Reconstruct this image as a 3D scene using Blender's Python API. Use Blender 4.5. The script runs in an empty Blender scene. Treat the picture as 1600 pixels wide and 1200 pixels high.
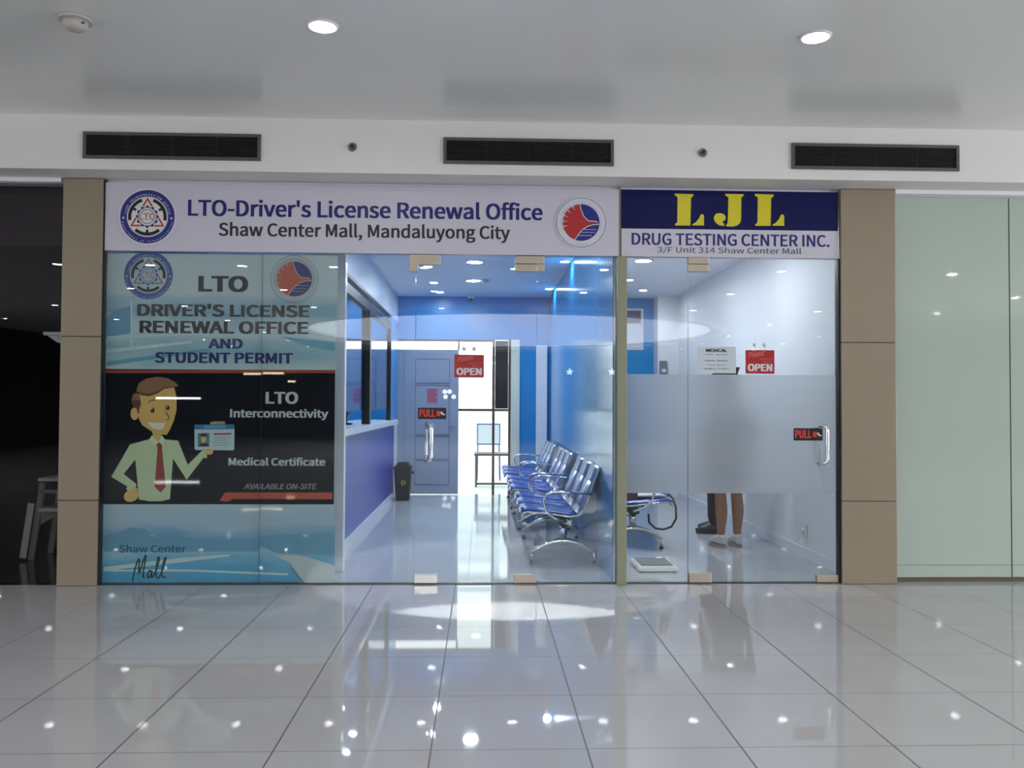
import bpy, bmesh, math, random
from mathutils import Vector, Matrix, Euler

# ------------------------------------------------------------------ scene, camera, world, exposure
scene = bpy.context.scene
COL = scene.collection
random.seed(7)
PI = math.pi

CAM_F = 1325.27 / 1600.0 * 36.0
CAM_LOC = Vector((0.0, -6.242, 1.325))
CAM_R = Vector((0.99936436, -0.03529903, 0.00498571))
CAM_U = Vector((-0.00582271, -0.02364876, 0.99970337))
CAM_D = Vector((0.03517065, 0.99909695, 0.02383926))
cam_data = bpy.data.cameras.new('camera')
cam_data.sensor_width = 36.0
cam_data.lens = CAM_F
cam_data.clip_start = 0.05
cam_data.clip_end = 200
cam = bpy.data.objects.new('camera', cam_data)
COL.objects.link(cam)
cam.matrix_world = Matrix(((CAM_R.x, CAM_U.x, -CAM_D.x, CAM_LOC.x),
                           (CAM_R.y, CAM_U.y, -CAM_D.y, CAM_LOC.y),
                           (CAM_R.z, CAM_U.z, -CAM_D.z, CAM_LOC.z), (0, 0, 0, 1)))
scene.camera = cam

world = bpy.data.worlds.new('daylight')
scene.world = world
world.use_nodes = True
world.node_tree.nodes['Background'].inputs[0].default_value = (0.93, 0.97, 1.0, 1)
world.node_tree.nodes['Background'].inputs[1].default_value = 3.2

scene.view_settings.view_transform = 'Standard'
scene.view_settings.look = 'None'
scene.view_settings.exposure = 0.0
scene.view_settings.gamma = 1.0
scene.view_settings.use_curve_mapping = False
scene.cycles.max_bounces = 12
scene.cycles.transparent_max_bounces = 24
scene.cycles.sample_clamp_indirect = 60.0
scene.cycles.caustics_reflective = False
scene.cycles.caustics_refractive = False

MALL_LAMP = 140.0      # lamp radiance, mall downlights
SHOP_LAMP = 310.0      # lamp radiance, office downlights
SKY_GLOW = 27.0      # radiance of the glazed drum over the round atrium


def window_daylight(x, y0, y1, z0, z1, radiance, facing):
    """added fill light at a mall side wall, brightening bulkhead and ceiling"""
    L = bpy.data.lights.new('window_daylight', 'AREA')
    L.shape = 'RECTANGLE'
    L.size = z1 - z0
    L.size_y = y1 - y0
    L.energy = radiance * PI * (z1 - z0) * (y1 - y0)
    L.color = (0.94, 0.97, 1.0)
    o = bpy.data.objects.new('window_daylight', L)
    COL.objects.link(o)
    o.location = (x, (y0 + y1) / 2, (z0 + z1) / 2)
    o.rotation_euler = (0, facing * PI / 2, 0)
    return o


window_daylight(12.9, -11.5, -1.5, 0.3, 3.1, 9.5, 1)  # added area light, no known window; lifts the bulkhead and ceiling
window_daylight(-12.9, -11.5, -1.5, 0.3, 3.1, 3.5, -1)  # weaker added area light on the opposite side


# ------------------------------------------------------------------ helpers
def hexc(h):
    h = h.lstrip('#')
    out = []
    for i in (0, 2, 4):
        c = int(h[i:i + 2], 16) / 255.0
        out.append(c / 12.92 if c <= 0.04045 else ((c + 0.055) / 1.055) ** 2.4)
    return tuple(out)


def ray(px, py):
    return CAM_D + CAM_R * ((px - 800) / 1325.27) + CAM_U * ((600 - py) / 1325.27)


def onY(px, py, y):
    d = ray(px, py)
    p = CAM_LOC + d * ((y - CAM_LOC.y) / d.y)
    return p.x, p.z


MATS = {}


def mat(name, color, rough=0.5, metal=0.0, spec=0.5, emit=None, estr=0.0, noise=0.0, nscale=6.0, coat=0.0, bump=0.0):
    if name in MATS:
        return MATS[name]
    if isinstance(color, str):
        color = hexc(color)
    m = bpy.data.materials.new(name)
    m.use_nodes = True
    nt = m.node_tree
    b = nt.nodes['Principled BSDF']
    b.inputs['Base Color'].default_value = (*color, 1)
    b.inputs['Roughness'].default_value = rough
    b.inputs['Metallic'].default_value = metal
    b.inputs['Specular IOR Level'].default_value = spec
    b.inputs['Coat Weight'].default_value = coat
    b.inputs['Coat Roughness'].default_value = 0.04
    if emit is not None:
        b.inputs['Emission Color'].default_value = (*emit, 1)
        b.inputs['Emission Strength'].default_value = estr
    if noise > 0 or bump > 0:
        tc = nt.nodes.new('ShaderNodeTexCoord')
        n = nt.nodes.new('ShaderNodeTexNoise')
        n.inputs['Scale'].default_value = nscale
        n.inputs['Detail'].default_value = 4
        nt.links.new(tc.outputs['Object'], n.inputs['Vector'])
        if noise > 0:
            mx = nt.nodes.new('ShaderNodeMix')
            mx.data_type = 'RGBA'
            mx.inputs[6].default_value = (*[c * (1 - noise) for c in color], 1)
            mx.inputs[7].default_value = (*[min(1, c * (1 + noise)) for c in color], 1)
            nt.links.new(n.outputs['Fac'], mx.inputs[0])
            nt.links.new(mx.outputs[2], b.inputs['Base Color'])
        if bump > 0:
            bp = nt.nodes.new('ShaderNodeBump')
            bp.inputs['Strength'].default_value = bump
            bp.inputs['Distance'].default_value = 0.01
            nt.links.new(n.outputs['Fac'], bp.inputs['Height'])
            nt.links.new(bp.outputs['Normal'], b.inputs['Normal'])
    MATS[name] = m
    return m


def lamp_mat(name, color, strength):
    m = bpy.data.materials.new(name)
    m.use_nodes = True
    nt = m.node_tree
    nt.nodes.clear()
    o = nt.nodes.new('ShaderNodeOutputMaterial')
    e = nt.nodes.new('ShaderNodeEmission')
    e.inputs[0].default_value = (*color, 1)
    e.inputs[1].default_value = strength
    nt.links.new(e.outputs[0], o.inputs[0])
    MATS[name] = m
    return m


def glass_mat(name, tint=(0.94, 0.97, 0.96), f0=0.045, rough=0.0):
    """clear pane: straight-through transmission plus a Schlick mirror term"""
    m = bpy.data.materials.new(name)
    m.use_nodes = True
    nt = m.node_tree
    nt.nodes.clear()
    o = nt.nodes.new('ShaderNodeOutputMaterial')
    t = nt.nodes.new('ShaderNodeBsdfTransparent')
    t.inputs[0].default_value = (*tint, 1)
    g = nt.nodes.new('ShaderNodeBsdfGlossy')
    g.inputs['Roughness'].default_value = rough
    lw = nt.nodes.new('ShaderNodeLayerWeight')
    lw.inputs[0].default_value = 0.5
    p = nt.nodes.new('ShaderNodeMath'); p.operation = 'POWER'; p.inputs[1].default_value = 5
    ma = nt.nodes.new('ShaderNodeMath'); ma.operation = 'MULTIPLY_ADD'
    ma.inputs[1].default_value = 1 - f0
    ma.inputs[2].default_value = f0
    mx = nt.nodes.new('ShaderNodeMixShader')
    nt.links.new(lw.outputs['Facing'], p.inputs[0])
    nt.links.new(p.outputs[0], ma.inputs[0])
    nt.links.new(ma.outputs[0], mx.inputs[0])
    nt.links.new(t.outputs[0], mx.inputs[1])
    nt.links.new(g.outputs[0], mx.inputs[2])
    nt.links.new(mx.outputs[0], o.inputs[0])
    MATS[name] = m
    return m


def frost_mat(name):
    m = bpy.data.materials.new(name)
    m.use_nodes = True
    nt = m.node_tree
    nt.nodes.clear()
    o = nt.nodes.new('ShaderNodeOutputMaterial')
    r = nt.nodes.new('ShaderNodeBsdfRefraction')
    r.inputs['Color'].default_value = (0.99, 0.99, 1.0, 1)
    r.inputs['Roughness'].default_value = 0.52
    r.inputs['IOR'].default_value = 1.18
    t = nt.nodes.new('ShaderNodeBsdfTranslucent')
    t.inputs[0].default_value = (0.95, 0.96, 0.98, 1)
    d = nt.nodes.new('ShaderNodeBsdfDiffuse')
    d.inputs[0].default_value = (0.8, 0.82, 0.86, 1)
    m1 = nt.nodes.new('ShaderNodeMixShader'); m1.inputs[0].default_value = 0.12
    m2 = nt.nodes.new('ShaderNodeMixShader'); m2.inputs[0].default_value = 0.38
    nt.links.new(t.outputs[0], m1.inputs[1])
    nt.links.new(d.outputs[0], m1.inputs[2])
    nt.links.new(r.outputs[0], m2.inputs[1])
    nt.links.new(m1.outputs[0], m2.inputs[2])
    nt.links.new(m2.outputs[0], o.inputs[0])
    MATS[name] = m
    return m


def tag(o, label=None, cat=None, group=None, kind=None):
    if label: o['label'] = label
    if cat: o['category'] = cat
    if group: o['group'] = group
    if kind: o['kind'] = kind
    return o


def thing(name, label, cat, loc=(0, 0, 0), group=None, kind=None, rz=0.0):
    o = bpy.data.objects.new(name, None)
    o.empty_display_size = 0.1
    COL.objects.link(o)
    o.location = loc
    o.rotation_euler = (0, 0, rz)
    return tag(o, label, cat, group, kind)


def world_loc(o):
    v = Vector((0, 0, 0))
    while o is not None:
        v += Vector(o.location)
        o = o.parent
    return v


def kids(o):
    return [c for c in bpy.data.objects if c.parent is o]


def copy_tree(o, loc=None, rz=None, label=None, group=None, parent=None):
    c = o.copy()
    COL.objects.link(c)
    if parent is not None:
        c.parent = parent
    if loc is not None: c.location = loc
    if rz is not None: c.rotation_euler = (0, 0, rz)
    if label: c['label'] = label
    if group: c['group'] = group
    for ch in kids(o):
        copy_tree(ch, parent=c)
    return c


class MB:
    """collects shapes (world coordinates unless the parent is rotated) into one mesh"""

    def __init__(self):
        self.bm = bmesh.new()
        self.mats = []

    def mi(self, m):
        if m not in self.mats:
            self.mats.append(m)
        return self.mats.index(m)

    def face(self, pts, m, smooth=False):
        vs = [self.bm.verts.new(p) for p in pts]
        f = self.bm.faces.new(vs)
        f.material_index = self.mi(m)
        f.smooth = smooth
        return f

    def box(self, x0, x1, y0, y1, z0, z1, m, bev=0.0, side=None):
        i = self.mi(m)
        r = bmesh.ops.create_cube(self.bm, size=1)
        vs = r['verts']
        for v in vs:
            v.co = Vector(((x0 + x1) / 2 + v.co.x * (x1 - x0), (y0 + y1) / 2 + v.co.y * (y1 - y0), (z0 + z1) / 2 + v.co.z * (z1 - z0)))
        fs = set(f for v in vs for f in v.link_faces)
        for f in fs:
            f.material_index = i
        if side is not None:
            k = self.mi(side)
            for f in fs:
                if abs(f.normal.y) < 0.5:
                    f.normal_update()
                if abs(f.normal.y) < 0.5:
                    f.material_index = k
        if bev > 0:
            es = list(set(e for v in vs for e in v.link_edges))
            bmesh.ops.bevel(self.bm, geom=es, offset=bev, segments=2, affect='EDGES', profile=0.5, clamp_overlap=True)
        return self

    def obox(self, c, size, rot, m, bev=0.0):
        """oriented box; rot is an Euler tuple"""
        i = self.mi(m)
        r = bmesh.ops.create_cube(self.bm, size=1)
        R = Euler(rot).to_matrix()
        vs = r['verts']
        for v in vs:
            v.co = Vector(c) + R @ Vector((v.co.x * size[0], v.co.y * size[1], v.co.z * size[2]))
        for f in set(f for v in vs for f in v.link_faces):
            f.material_index = i
        if bev > 0:
            es = list(set(e for v in vs for e in v.link_edges))
            bmesh.ops.bevel(self.bm, geom=es, offset=bev, segments=2, affect='EDGES', profile=0.5, clamp_overlap=True)
        return self

    def tube(self, pts, r, m, seg=10, caps=True, closed=False):
        i = self.mi(m)
        pts = [Vector(p) for p in pts]
        n = len(pts)
        rr = r if isinstance(r, (list, tuple)) else [r] * n
        rings = []
        prev = None
        for k in range(n):
            if closed:
                d = pts[(k + 1) % n] - pts[k - 1]
            else:
                d = pts[min(k + 1, n - 1)] - pts[max(k - 1, 0)]
            d.normalize()
            if prev is None:
                a = Vector((0, 0, 1)) if abs(d.z) < 0.9 else Vector((1, 0, 0))
                u = d.cross(a).normalized()
            else:
                u = (prev - d * prev.dot(d)).normalized()
            prev = u
            w = d.cross(u)
            rings.append([self.bm.verts.new(pts[k] + (u * math.cos(2 * PI * j / seg) + w * math.sin(2 * PI * j / seg)) * rr[k]) for j in range(seg)])
        rng = range(n) if closed else range(n - 1)
        for k in rng:
            A, B = rings[k], rings[(k + 1) % n]
            for j in range(seg):
                f = self.bm.faces.new((A[j], A[(j + 1) % seg], B[(j + 1) % seg], B[j]))
                f.material_index = i
                f.smooth = True
        if caps and not closed:
            for R_ in (rings[0][::-1], rings[-1]):
                f = self.bm.faces.new(R_)
                f.material_index = i
        return self

    def lathe(self, c, prof, m, seg=24, axis='Z', caps=True):
        """prof: list of (radius, height)"""
        i = self.mi(m)
        c = Vector(c)
        rings = []
        for (r, h) in prof:
            ring = []
            for j in range(seg):
                a = 2 * PI * j / seg
                p = (r * math.cos(a), r * math.sin(a), h)
                if axis == 'Y':
                    p = (p[0], p[2], p[1])
                elif axis == 'X':
                    p = (p[2], p[0], p[1])
                ring.append(self.bm.verts.new(c + Vector(p)))
            rings.append(ring)
        for k in range(len(rings) - 1):
            A, B = rings[k], rings[k + 1]
            for j in range(seg):
                f = self.bm.faces.new((A[j], A[(j + 1) % seg], B[(j + 1) % seg], B[j]))
                f.material_index = i
                f.smooth = True
        if caps:
            for R_ in (rings[0][::-1], rings[-1]):
                if (R_[0].co - R_[1].co).length > 1e-6:
                    f = self.bm.faces.new(R_)
                    f.material_index = i
        return self

    def prism(self, poly, y0, y1, m):
        """polygon in (x,z), extruded between y0 and y1"""
        i = self.mi(m)
        A = [self.bm.verts.new((p[0], y0, p[1])) for p in poly]
        B = [self.bm.verts.new((p[0], y1, p[1])) for p in poly]
        n = len(poly)
        fs = [self.bm.faces.new(A), self.bm.faces.new(B[::-1])]
        for k in range(n):
            fs.append(self.bm.faces.new((A[k], B[k], B[(k + 1) % n], A[(k + 1) % n])))
        for f in fs:
            f.material_index = i
        return self

    def flat(self, poly, y, m):
        """flat printed polygon in (x,z) at depth y, concave allowed"""
        i = self.mi(m)
        vs = [self.bm.verts.new((p[0], y, p[1])) for p in poly]
        es = [self.bm.edges.new((vs[k], vs[(k + 1) % len(vs)])) for k in range(len(vs))]
        r = bmesh.ops.triangle_fill(self.bm, use_beauty=True, use_dissolve=False, edges=es, normal=(0, -1, 0))
        for g in r['geom']:
            if isinstance(g, bmesh.types.BMFace):
                g.material_index = i
        return self

    def ring(self, cx, cz, r0, r1, y, m, a0=0.0, a1=2 * PI, seg=48):
        i = self.mi(m)
        n = max(3, int(seg * (a1 - a0) / (2 * PI)))
        for k in range(n):
            t0 = a0 + (a1 - a0) * k / n
            t1 = a0 + (a1 - a0) * (k + 1) / n
            P = [(r1, t0), (r1, t1)]
            Q = [(r0, t1), (r0, t0)] if r0 > 1e-6 else [(0, t0)]
            vs = [self.bm.verts.new((cx + r * math.cos(t), y, cz + r * math.sin(t))) for r, t in P + Q]
            f = self.bm.faces.new(vs)
            f.material_index = i
        return self

    def mesh(self, me, M, m):
        """adds a copy of a mesh under a matrix"""
        i = self.mi(m)
        vs = [self.bm.verts.new(M @ v.co) for v in me.vertices]
        for p in me.polygons:
            try:
                f = self.bm.faces.new([vs[k] for k in p.vertices])
                f.material_index = i
                f.smooth = p.use_smooth
            except ValueError:
                pass
        return self

    def build(self, name, parent=None, loc=None, local=False, recalc=True, flatface=False):
        if recalc and not flatface:
            bmesh.ops.recalc_face_normals(self.bm, faces=self.bm.faces[:])
        if flatface:
            for f in self.bm.faces:
                f.normal_update()
                if f.normal.y > 0:
                    f.normal_flip()
        org = Vector((0, 0, 0))
        if parent is not None and not local:
            org = world_loc(parent)
        if loc is not None:
            org = Vector(loc)
        bmesh.ops.translate(self.bm, verts=self.bm.verts[:], vec=-org)
        me = bpy.data.meshes.new(name)
        self.bm.to_mesh(me)
        self.bm.free()
        for m in self.mats:
            me.materials.append(m)
        o = bpy.data.objects.new(name, me)
        COL.objects.link(o)
        if parent is not None:
            o.parent = parent
        elif loc is not None:
            o.location = loc
        return o


def struct(mb, name, label, loc=None, cat='room'):
    o = mb.build(name, loc=loc)
    return tag(o, label, cat, kind='structure')


# ---- lettering
_glyphs = {}
try:
    import os
    FONT = bpy.data.fonts.load(os.path.join(bpy.utils.system_resource('DATAFILES'), 'fonts', 'Noto Sans CJK Regular.woff2'))
except Exception:
    FONT = None


def text_mesh(s, bold=0.0, shear=0.0):
    key = (s, bold, shear)
    if key in _glyphs:
        return _glyphs[key]
    cu = bpy.data.curves.new('lettering_source', 'FONT')
    cu.body = s
    cu.size = 1.0
    if FONT is not None:
        cu.font = FONT
    cu.offset = bold
    cu.shear = shear
    cu.resolution_u = 4
    ob = bpy.data.objects.new('lettering_source', cu)
    COL.objects.link(ob)
    bpy.context.view_layer.update()
    dg = bpy.context.evaluated_depsgraph_get()
    me = bpy.data.meshes.new_from_object(ob.evaluated_get(dg))
    bpy.data.objects.remove(ob)
    bpy.data.curves.remove(cu)
    _glyphs[key] = me
    return me


def bounds(me):
    xs = [v.co.x for v in me.vertices]
    ys = [v.co.y for v in me.vertices]
    return min(xs), max(xs), min(ys), max(ys)


def text_fit(mb, s, x0, x1, z0, z1, y, m, bold=0.0, shear=0.0):
    bold *= 0.62
    me = text_mesh(s, 0.0, shear)
    a, b, c, d = bounds(me)
    sx = (x1 - x0) / (b - a + 2 * bold)
    sz = (z1 - z0) / (d - c + bold)
    for kk, (dx, dz) in enumerate(((0, 0),) if bold <= 0 else ((-1, -.5), (1, -.5), (-1, .5), (1, .5), (-.35, 0), (.35, 0))):
        ox = x0 - a * sx + bold * sx * (1 + dx)
        oz = z0 - c * sz + bold * sz * (.5 + dz)
        M = Matrix(((sx, 0, 0, ox), (0, 0, 0, y - kk * 0.00012), (0, sz, 0, oz), (0, 0, 0, 1)))
        mb.mesh(me, M, m)


def text_px(mb, s, pl, pt, pr, pb, y, m, bold=0.0, shear=0.0):
    """text whose box spans the photo pixels pl..pr, with top and bottom read at its left end"""
    x0, z1 = onY(pl, pt, y)
    _, z0 = onY(pl, pb, y)
    x1, _ = onY(pr, pt, y)
    text_fit(mb, s, x0, x1, z0, z1, y, m, bold, shear)


def text_arc(mb, s, cx, cz, r, size, y, m, mid, spread, inside=False, bold=0.01):
    n = len(s)
    for k, ch in enumerate(s):
        if ch == ' ':
            continue
        t = (k + 0.5) / n - 0.5
        a = mid - t * spread if not inside else mid + t * spread
        me = text_mesh(ch, bold)
        x0, x1, _, _ = bounds(me)
        w = (x0 + x1) / 2
        rot = a - PI / 2 if not inside else a + PI / 2
        c, sn = math.cos(rot), math.sin(rot)
        ox, oz = cx + r * math.cos(a), cz + r * math.sin(a)
        S = size
        M = Matrix(((S * c, -S * sn, 0, ox - S * c * w + S * sn * 0.36),
                    (0, 0, 0, y),
                    (S * sn, S * c, 0, oz - S * sn * w - S * c * 0.36), (0, 0, 0, 1)))
        mb.mesh(me, M, m)


def skin_mesh(verts, edges, radii, levels=2, root=0):
    me = bpy.data.meshes.new('figure_source')
    me.from_pydata([tuple(v) for v in verts], edges, [])
    ob = bpy.data.objects.new('figure_source', me)
    COL.objects.link(ob)
    sk = ob.modifiers.new('skin', 'SKIN')
    sk.use_smooth_shade = True
    for i, r in enumerate(radii):
        sv = me.skin_vertices[0].data[i]
        sv.radius = r if isinstance(r, tuple) else (r, r)
        sv.use_root = (i == root)
    ss = ob.modifiers.new('sub', 'SUBSURF')
    ss.levels = levels
    bpy.context.view_layer.update()
    dg = bpy.context.evaluated_depsgraph_get()
    out = bpy.data.meshes.new_from_object(ob.evaluated_get(dg))
    bpy.data.objects.remove(ob)
    for p in out.polygons:
        p.use_smooth = True
    return out


def mesh_obj(name, me, m, parent):
    me = me.copy()
    me.materials.clear()
    me.materials.append(m)
    o = bpy.data.objects.new(name, me)
    COL.objects.link(o)
    o.parent = parent
    return o


# ------------------------------------------------------------------ materials
def tile_floor(name, color, grout, x0, y0, size, rough, gx=0.0035, gy=0.0022, noise=0.04):
    m = mat(name, color, rough=rough, spec=0.5)
    nt = m.node_tree
    b = nt.nodes['Principled BSDF']
    col = hexc(color)
    geo = nt.nodes.new('ShaderNodeNewGeometry')
    sep = nt.nodes.new('ShaderNodeSeparateXYZ')
    nt.links.new(geo.outputs['Position'], sep.inputs[0])

    def line(sock, off, half):
        a = nt.nodes.new('ShaderNodeMath'); a.operation = 'SUBTRACT'; a.inputs[1].default_value = off - size / 2
        nt.links.new(sock, a.inputs[0])
        p = nt.nodes.new('ShaderNodeMath'); p.operation = 'WRAP'; p.inputs[1].default_value = size; p.inputs[2].default_value = 0
        nt.links.new(a.outputs[0], p.inputs[0])
        s = nt.nodes.new('ShaderNodeMath'); s.operation = 'SUBTRACT'; s.inputs[1].default_value = size / 2
        nt.links.new(p.outputs[0], s.inputs[0])
        ab = nt.nodes.new('ShaderNodeMath'); ab.operation = 'ABSOLUTE'
        nt.links.new(s.outputs[0], ab.inputs[0])
        lt = nt.nodes.new('ShaderNodeMath'); lt.operation = 'LESS_THAN'; lt.inputs[1].default_value = half
        nt.links.new(ab.outputs[0], lt.inputs[0])
        return lt.outputs[0]
    lx = line(sep.outputs['X'], x0, gx)
    ly = line(sep.outputs['Y'], y0, gy)
    mxx = nt.nodes.new('ShaderNodeMath'); mxx.operation = 'MAXIMUM'
    nt.links.new(lx, mxx.inputs[0]); nt.links.new(ly, mxx.inputs[1])
    n = nt.nodes.new('ShaderNodeTexNoise'); n.inputs['Scale'].default_value = 3; n.inputs['Detail'].default_value = 6
    nt.links.new(geo.outputs['Position'], n.inputs['Vector'])
    c1 = nt.nodes.new('ShaderNodeMix'); c1.data_type = 'RGBA'
    c1.inputs[6].default_value = (*[c * (1 - noise) for c in col], 1)
    c1.inputs[7].default_value = (*[c * (1 + noise) for c in col], 1)
    nt.links.new(n.outputs['Fac'], c1.inputs[0])
    c2 = nt.nodes.new('ShaderNodeMix'); c2.data_type = 'RGBA'
    c2.inputs[7].default_value = (*hexc(grout), 1)
    nt.links.new(mxx.outputs[0], c2.inputs[0])
    nt.links.new(c1.outputs[2], c2.inputs[6])
    nt.links.new(c2.outputs[2], b.inputs['Base Color'])
    rr = nt.nodes.new('ShaderNodeMath'); rr.operation = 'MULTIPLY_ADD'
    rr.inputs[1].default_value = 0.5; rr.inputs[2].default_value = rough
    nt.links.new(mxx.outputs[0], rr.inputs[0])
    nt.links.new(rr.outputs[0], b.inputs['Roughness'])
    return m


M_floor = tile_floor('porcelain_floor', '#bcbbbc', '#6a6666', -0.788, 0.045, 0.6, 0.03)
M_ofloor = tile_floor('office_floor', '#b4b7bd', '#8f9297', -0.7, 0.5, 0.6, 0.06, 0.0015, 0.0015)
M_ceil = mat('mall_ceiling_paint', '#e4e4e1', rough=0.22, spec=0.45, noise=0.015, nscale=1.2)
M_bulk = mat('bulkhead_paint', '#e2dedb', rough=0.5, noise=0.02, nscale=2)
M_soff = mat('soffit_paint', '#c4c1b6', rough=0.6)
M_white = mat('white_paint', '#e6e6ec', rough=0.45)
M_whitegloss = mat('white_gloss_paint', '#e4e6ee', rough=0.2)
M_oceil = mat('office_ceiling', '#dde0ea', rough=0.55)
M_blue = mat('blue_gloss_wall', '#1a86c8', rough=0.14, spec=0.5)
M_blueback = mat('blue_back_wall', '#1a84c6', rough=0.3)
M_counter = mat('violet_blue_laminate', '#3540a4', rough=0.3)
M_top = mat('counter_top_white', '#e9edf3', rough=0.15)
M_pillar = mat('tan_stone_tile', '#938672', rough=0.28, noise=0.05, nscale=9)
M_joint = mat('tile_joint', '#4c4335', rough=0.8)
M_black = mat('black_metal', '#16161a', rough=0.35)
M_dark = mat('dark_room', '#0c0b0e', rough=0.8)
M_darkpurple = mat('dark_plum', '#2a101c', rough=0.7)
M_grille = mat('grille_frame_grey', '#5c5b5b', rough=0.45, metal=0.3)
M_slat = mat('grille_slat_dark', '#242226', rough=0.5)
M_void = mat('duct_dark', '#08080a', rough=0.9)
M_steel = mat('brushed_steel', '#c9c6c0', rough=0.28, metal=1.0)
M_satin = mat('satin_fitting', '#b9ad9b', rough=0.42, metal=0.7)
M_chrome = mat('chrome', '#dfe2e6', rough=0.12, metal=1.0)
M_glass = glass_mat('storefront_glass')
M_gedge = mat('glass_edge_green', '#3f5a55', rough=0.2)
M_tglass = glass_mat('teller_glass', (0.80, 0.90, 0.97), 0.10)
M_dkglass = glass_mat('dark_shop_glass', (0.85, 0.86, 0.88), 0.04)
M_frost = frost_mat('frosted_film')
M_mull = mat('olive_mullion', '#8b8c74', rough=0.4)
M_sign = mat('sign_face_white', '#c6c3cf', rough=0.42)
M_navy = mat('navy_print', '#151a68', rough=0.45)
M_navyd = mat('dark_navy_print', '#07104a', rough=0.5, spec=0.2)
M_ink = mat('black_ink', '#23202a', rough=0.5)
M_grey = mat('grey_ink', '#55525c', rough=0.5)
M_yellow = mat('yellow_print', '#d2c51e', rough=0.45)
M_red = mat('red_print', '#b21f22', rough=0.45)
M_redorange = mat('orange_red_print', '#b24a35', rough=0.45)
M_lens = lamp_mat('mall_lamp_lens', (0.98, 0.98, 1.0), MALL_LAMP)
M_olens = lamp_mat('office_lamp_lens', (0.86, 0.93, 1.0), SHOP_LAMP)
M_green = mat('pale_green_panel', '#afbcb1', rough=0.03, spec=0.5)
M_brown = mat('brown_frame', '#5f4238', rough=0.4)
M_grdoor = mat('grey_door_paint', '#8f98ac', rough=0.4)
M_wplastic = mat('white_plastic', '#dcdcd8', rough=0.4)

# ------------------------------------------------------------------ room shell
X_L, X_R, Y_F = -13.0, 13.0, -26.5
mb = MB(); mb.box(X_L, X_R, Y_F, 0.05, -0.1, 0.0, M_floor); mb.box(3.1, X_R, 0.05, 0.3, -0.1, 0.0, M_floor); mb.box(X_L, -8.0, 0.05, 0.3, -0.1, 0.0, M_floor)
struct(mb, 'floor', 'glossy pale grey tiled mall floor in front of the shopfronts')
mb = MB(); mb.box(-3.0, 3.1, 0.05, 6.3, -0.1, 0.0, M_ofloor)
struct(mb, 'floor_office', 'glossy grey floor inside the two offices')
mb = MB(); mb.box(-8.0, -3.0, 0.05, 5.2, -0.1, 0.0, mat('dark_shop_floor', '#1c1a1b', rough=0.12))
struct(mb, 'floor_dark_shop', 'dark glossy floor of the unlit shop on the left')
CZ = 3.34
RC = (0.77, -17.6)      # centre of the round atrium opening
RR = 5.52
mb = MB()
HS = 6.4
mb.box(X_L, X_R, RC[1] + HS, 0.3, CZ, CZ + 0.1, M_ceil)
mb.box(X_L, X_R, Y_F, RC[1] - HS, CZ, CZ + 0.1, M_ceil)
mb.box(X_L, RC[0] - HS, RC[1] - HS, RC[1] + HS, CZ, CZ + 0.1, M_ceil)
mb.box(RC[0] + HS, X_R, RC[1] - HS, RC[1] + HS, CZ, CZ + 0.1, M_ceil)
NS = 96
for k in range(NS):
    a0, a1 = 2 * PI * k / NS, 2 * PI * (k + 1) / NS
    quad = []
    for a, out in ((a0, False), (a1, False), (a1, True), (a0, True)):
        c_, s_ = math.cos(a), math.sin(a)
        q_ = HS / max(abs(c_), abs(s_)) if out else RR
        quad.append((RC[0] + c_ * q_, RC[1] + s_ * q_, CZ))
    mb.face(quad[::-1], M_ceil)
struct(mb, 'ceiling', 'flat pale grey glossy mall ceiling')
BY = -0.235
SZ = 2.957
mb = MB()
mb.box(X_L, X_R, BY, 0.3, SZ, CZ, M_bulk)
struct(mb, 'wall_bulkhead', 'white bulkhead above the shopfronts holding the air vents')
mb = MB()
mb.box(-8.0, -3.07, 0.0, 0.14, 2.925, SZ - 0.001, M_white)
mb.box(3.1, X_R, 0.0, 0.2, 2.925, SZ - 0.001, M_white)
struct(mb, 'trim_1', 'thin white head strip under the bulkhead over the neighbouring shopfronts')

# pillars with tile joints
for nm, x0, x1, lb in (('wall_pillar_left', -3.052, -2.77, 'tan stone tiled pillar between the dark shop and the licence office poster'),
                       ('wall_pillar_right', 2.683, 3.098, 'tan stone tiled pillar to the right of the drug testing door')):
    mb = MB()
    zs = [0.0, 0.615, 1.80, SZ - 0.002]
    for a, b in zip(zs[:-1], zs[1:]):
        mb.box(x0, x1, 0.0, 0.10, a + 0.003, b - 0.003, M_pillar, bev=0.003)
    mb.box(x0 + 0.005, x1 - 0.005, 0.006, 0.095, 0.0, SZ - 0.002, M_joint)
    struct(mb, nm, lb)

# mall side walls and far wall (seen only mirrored in glass and floor)
mb = MB(); mb.box(X_L - 0.1, X_L, Y_F, 0.3, 0, CZ, M_dark); struct(mb, 'wall_mall_left', 'dark far left wall of the mall')
mb = MB(); mb.box(X_R, X_R + 0.1, Y_F, 0.3, 0, CZ, M_dark); struct(mb, 'wall_mall_right', 'dark far right wall of the mall')
mb = MB(); mb.box(X_L, X_R, Y_F - 0.1, Y_F, 0, CZ, M_dark); struct(mb, 'wall_mall_far', 'dark unlit shopfronts across the mall')

for nm, x_, lb in (('window_12', 12.93, 'added frame around the fill light at the right end wall of the mall'), ('window_13', -12.93, 'added frame around the fill light at the left end wall of the mall')):  # frames added only to dress the two side fill lights
    mb = MB()
    for k in range(6):
        yy = -11.5 + 2.0 * k
        mb.box(x_ - .06, x_ + .06, yy - .04, yy + .04, 0.22, 3.18, M_grille)
    mb.box(x_ - .058, x_ + .058, -11.54, -1.46, 0.22, 0.3, M_grille)
    mb.box(x_ - .058, x_ + .058, -11.54, -1.46, 3.1, 3.18, M_grille)
    struct(mb, nm, lb, cat='window')

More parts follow.
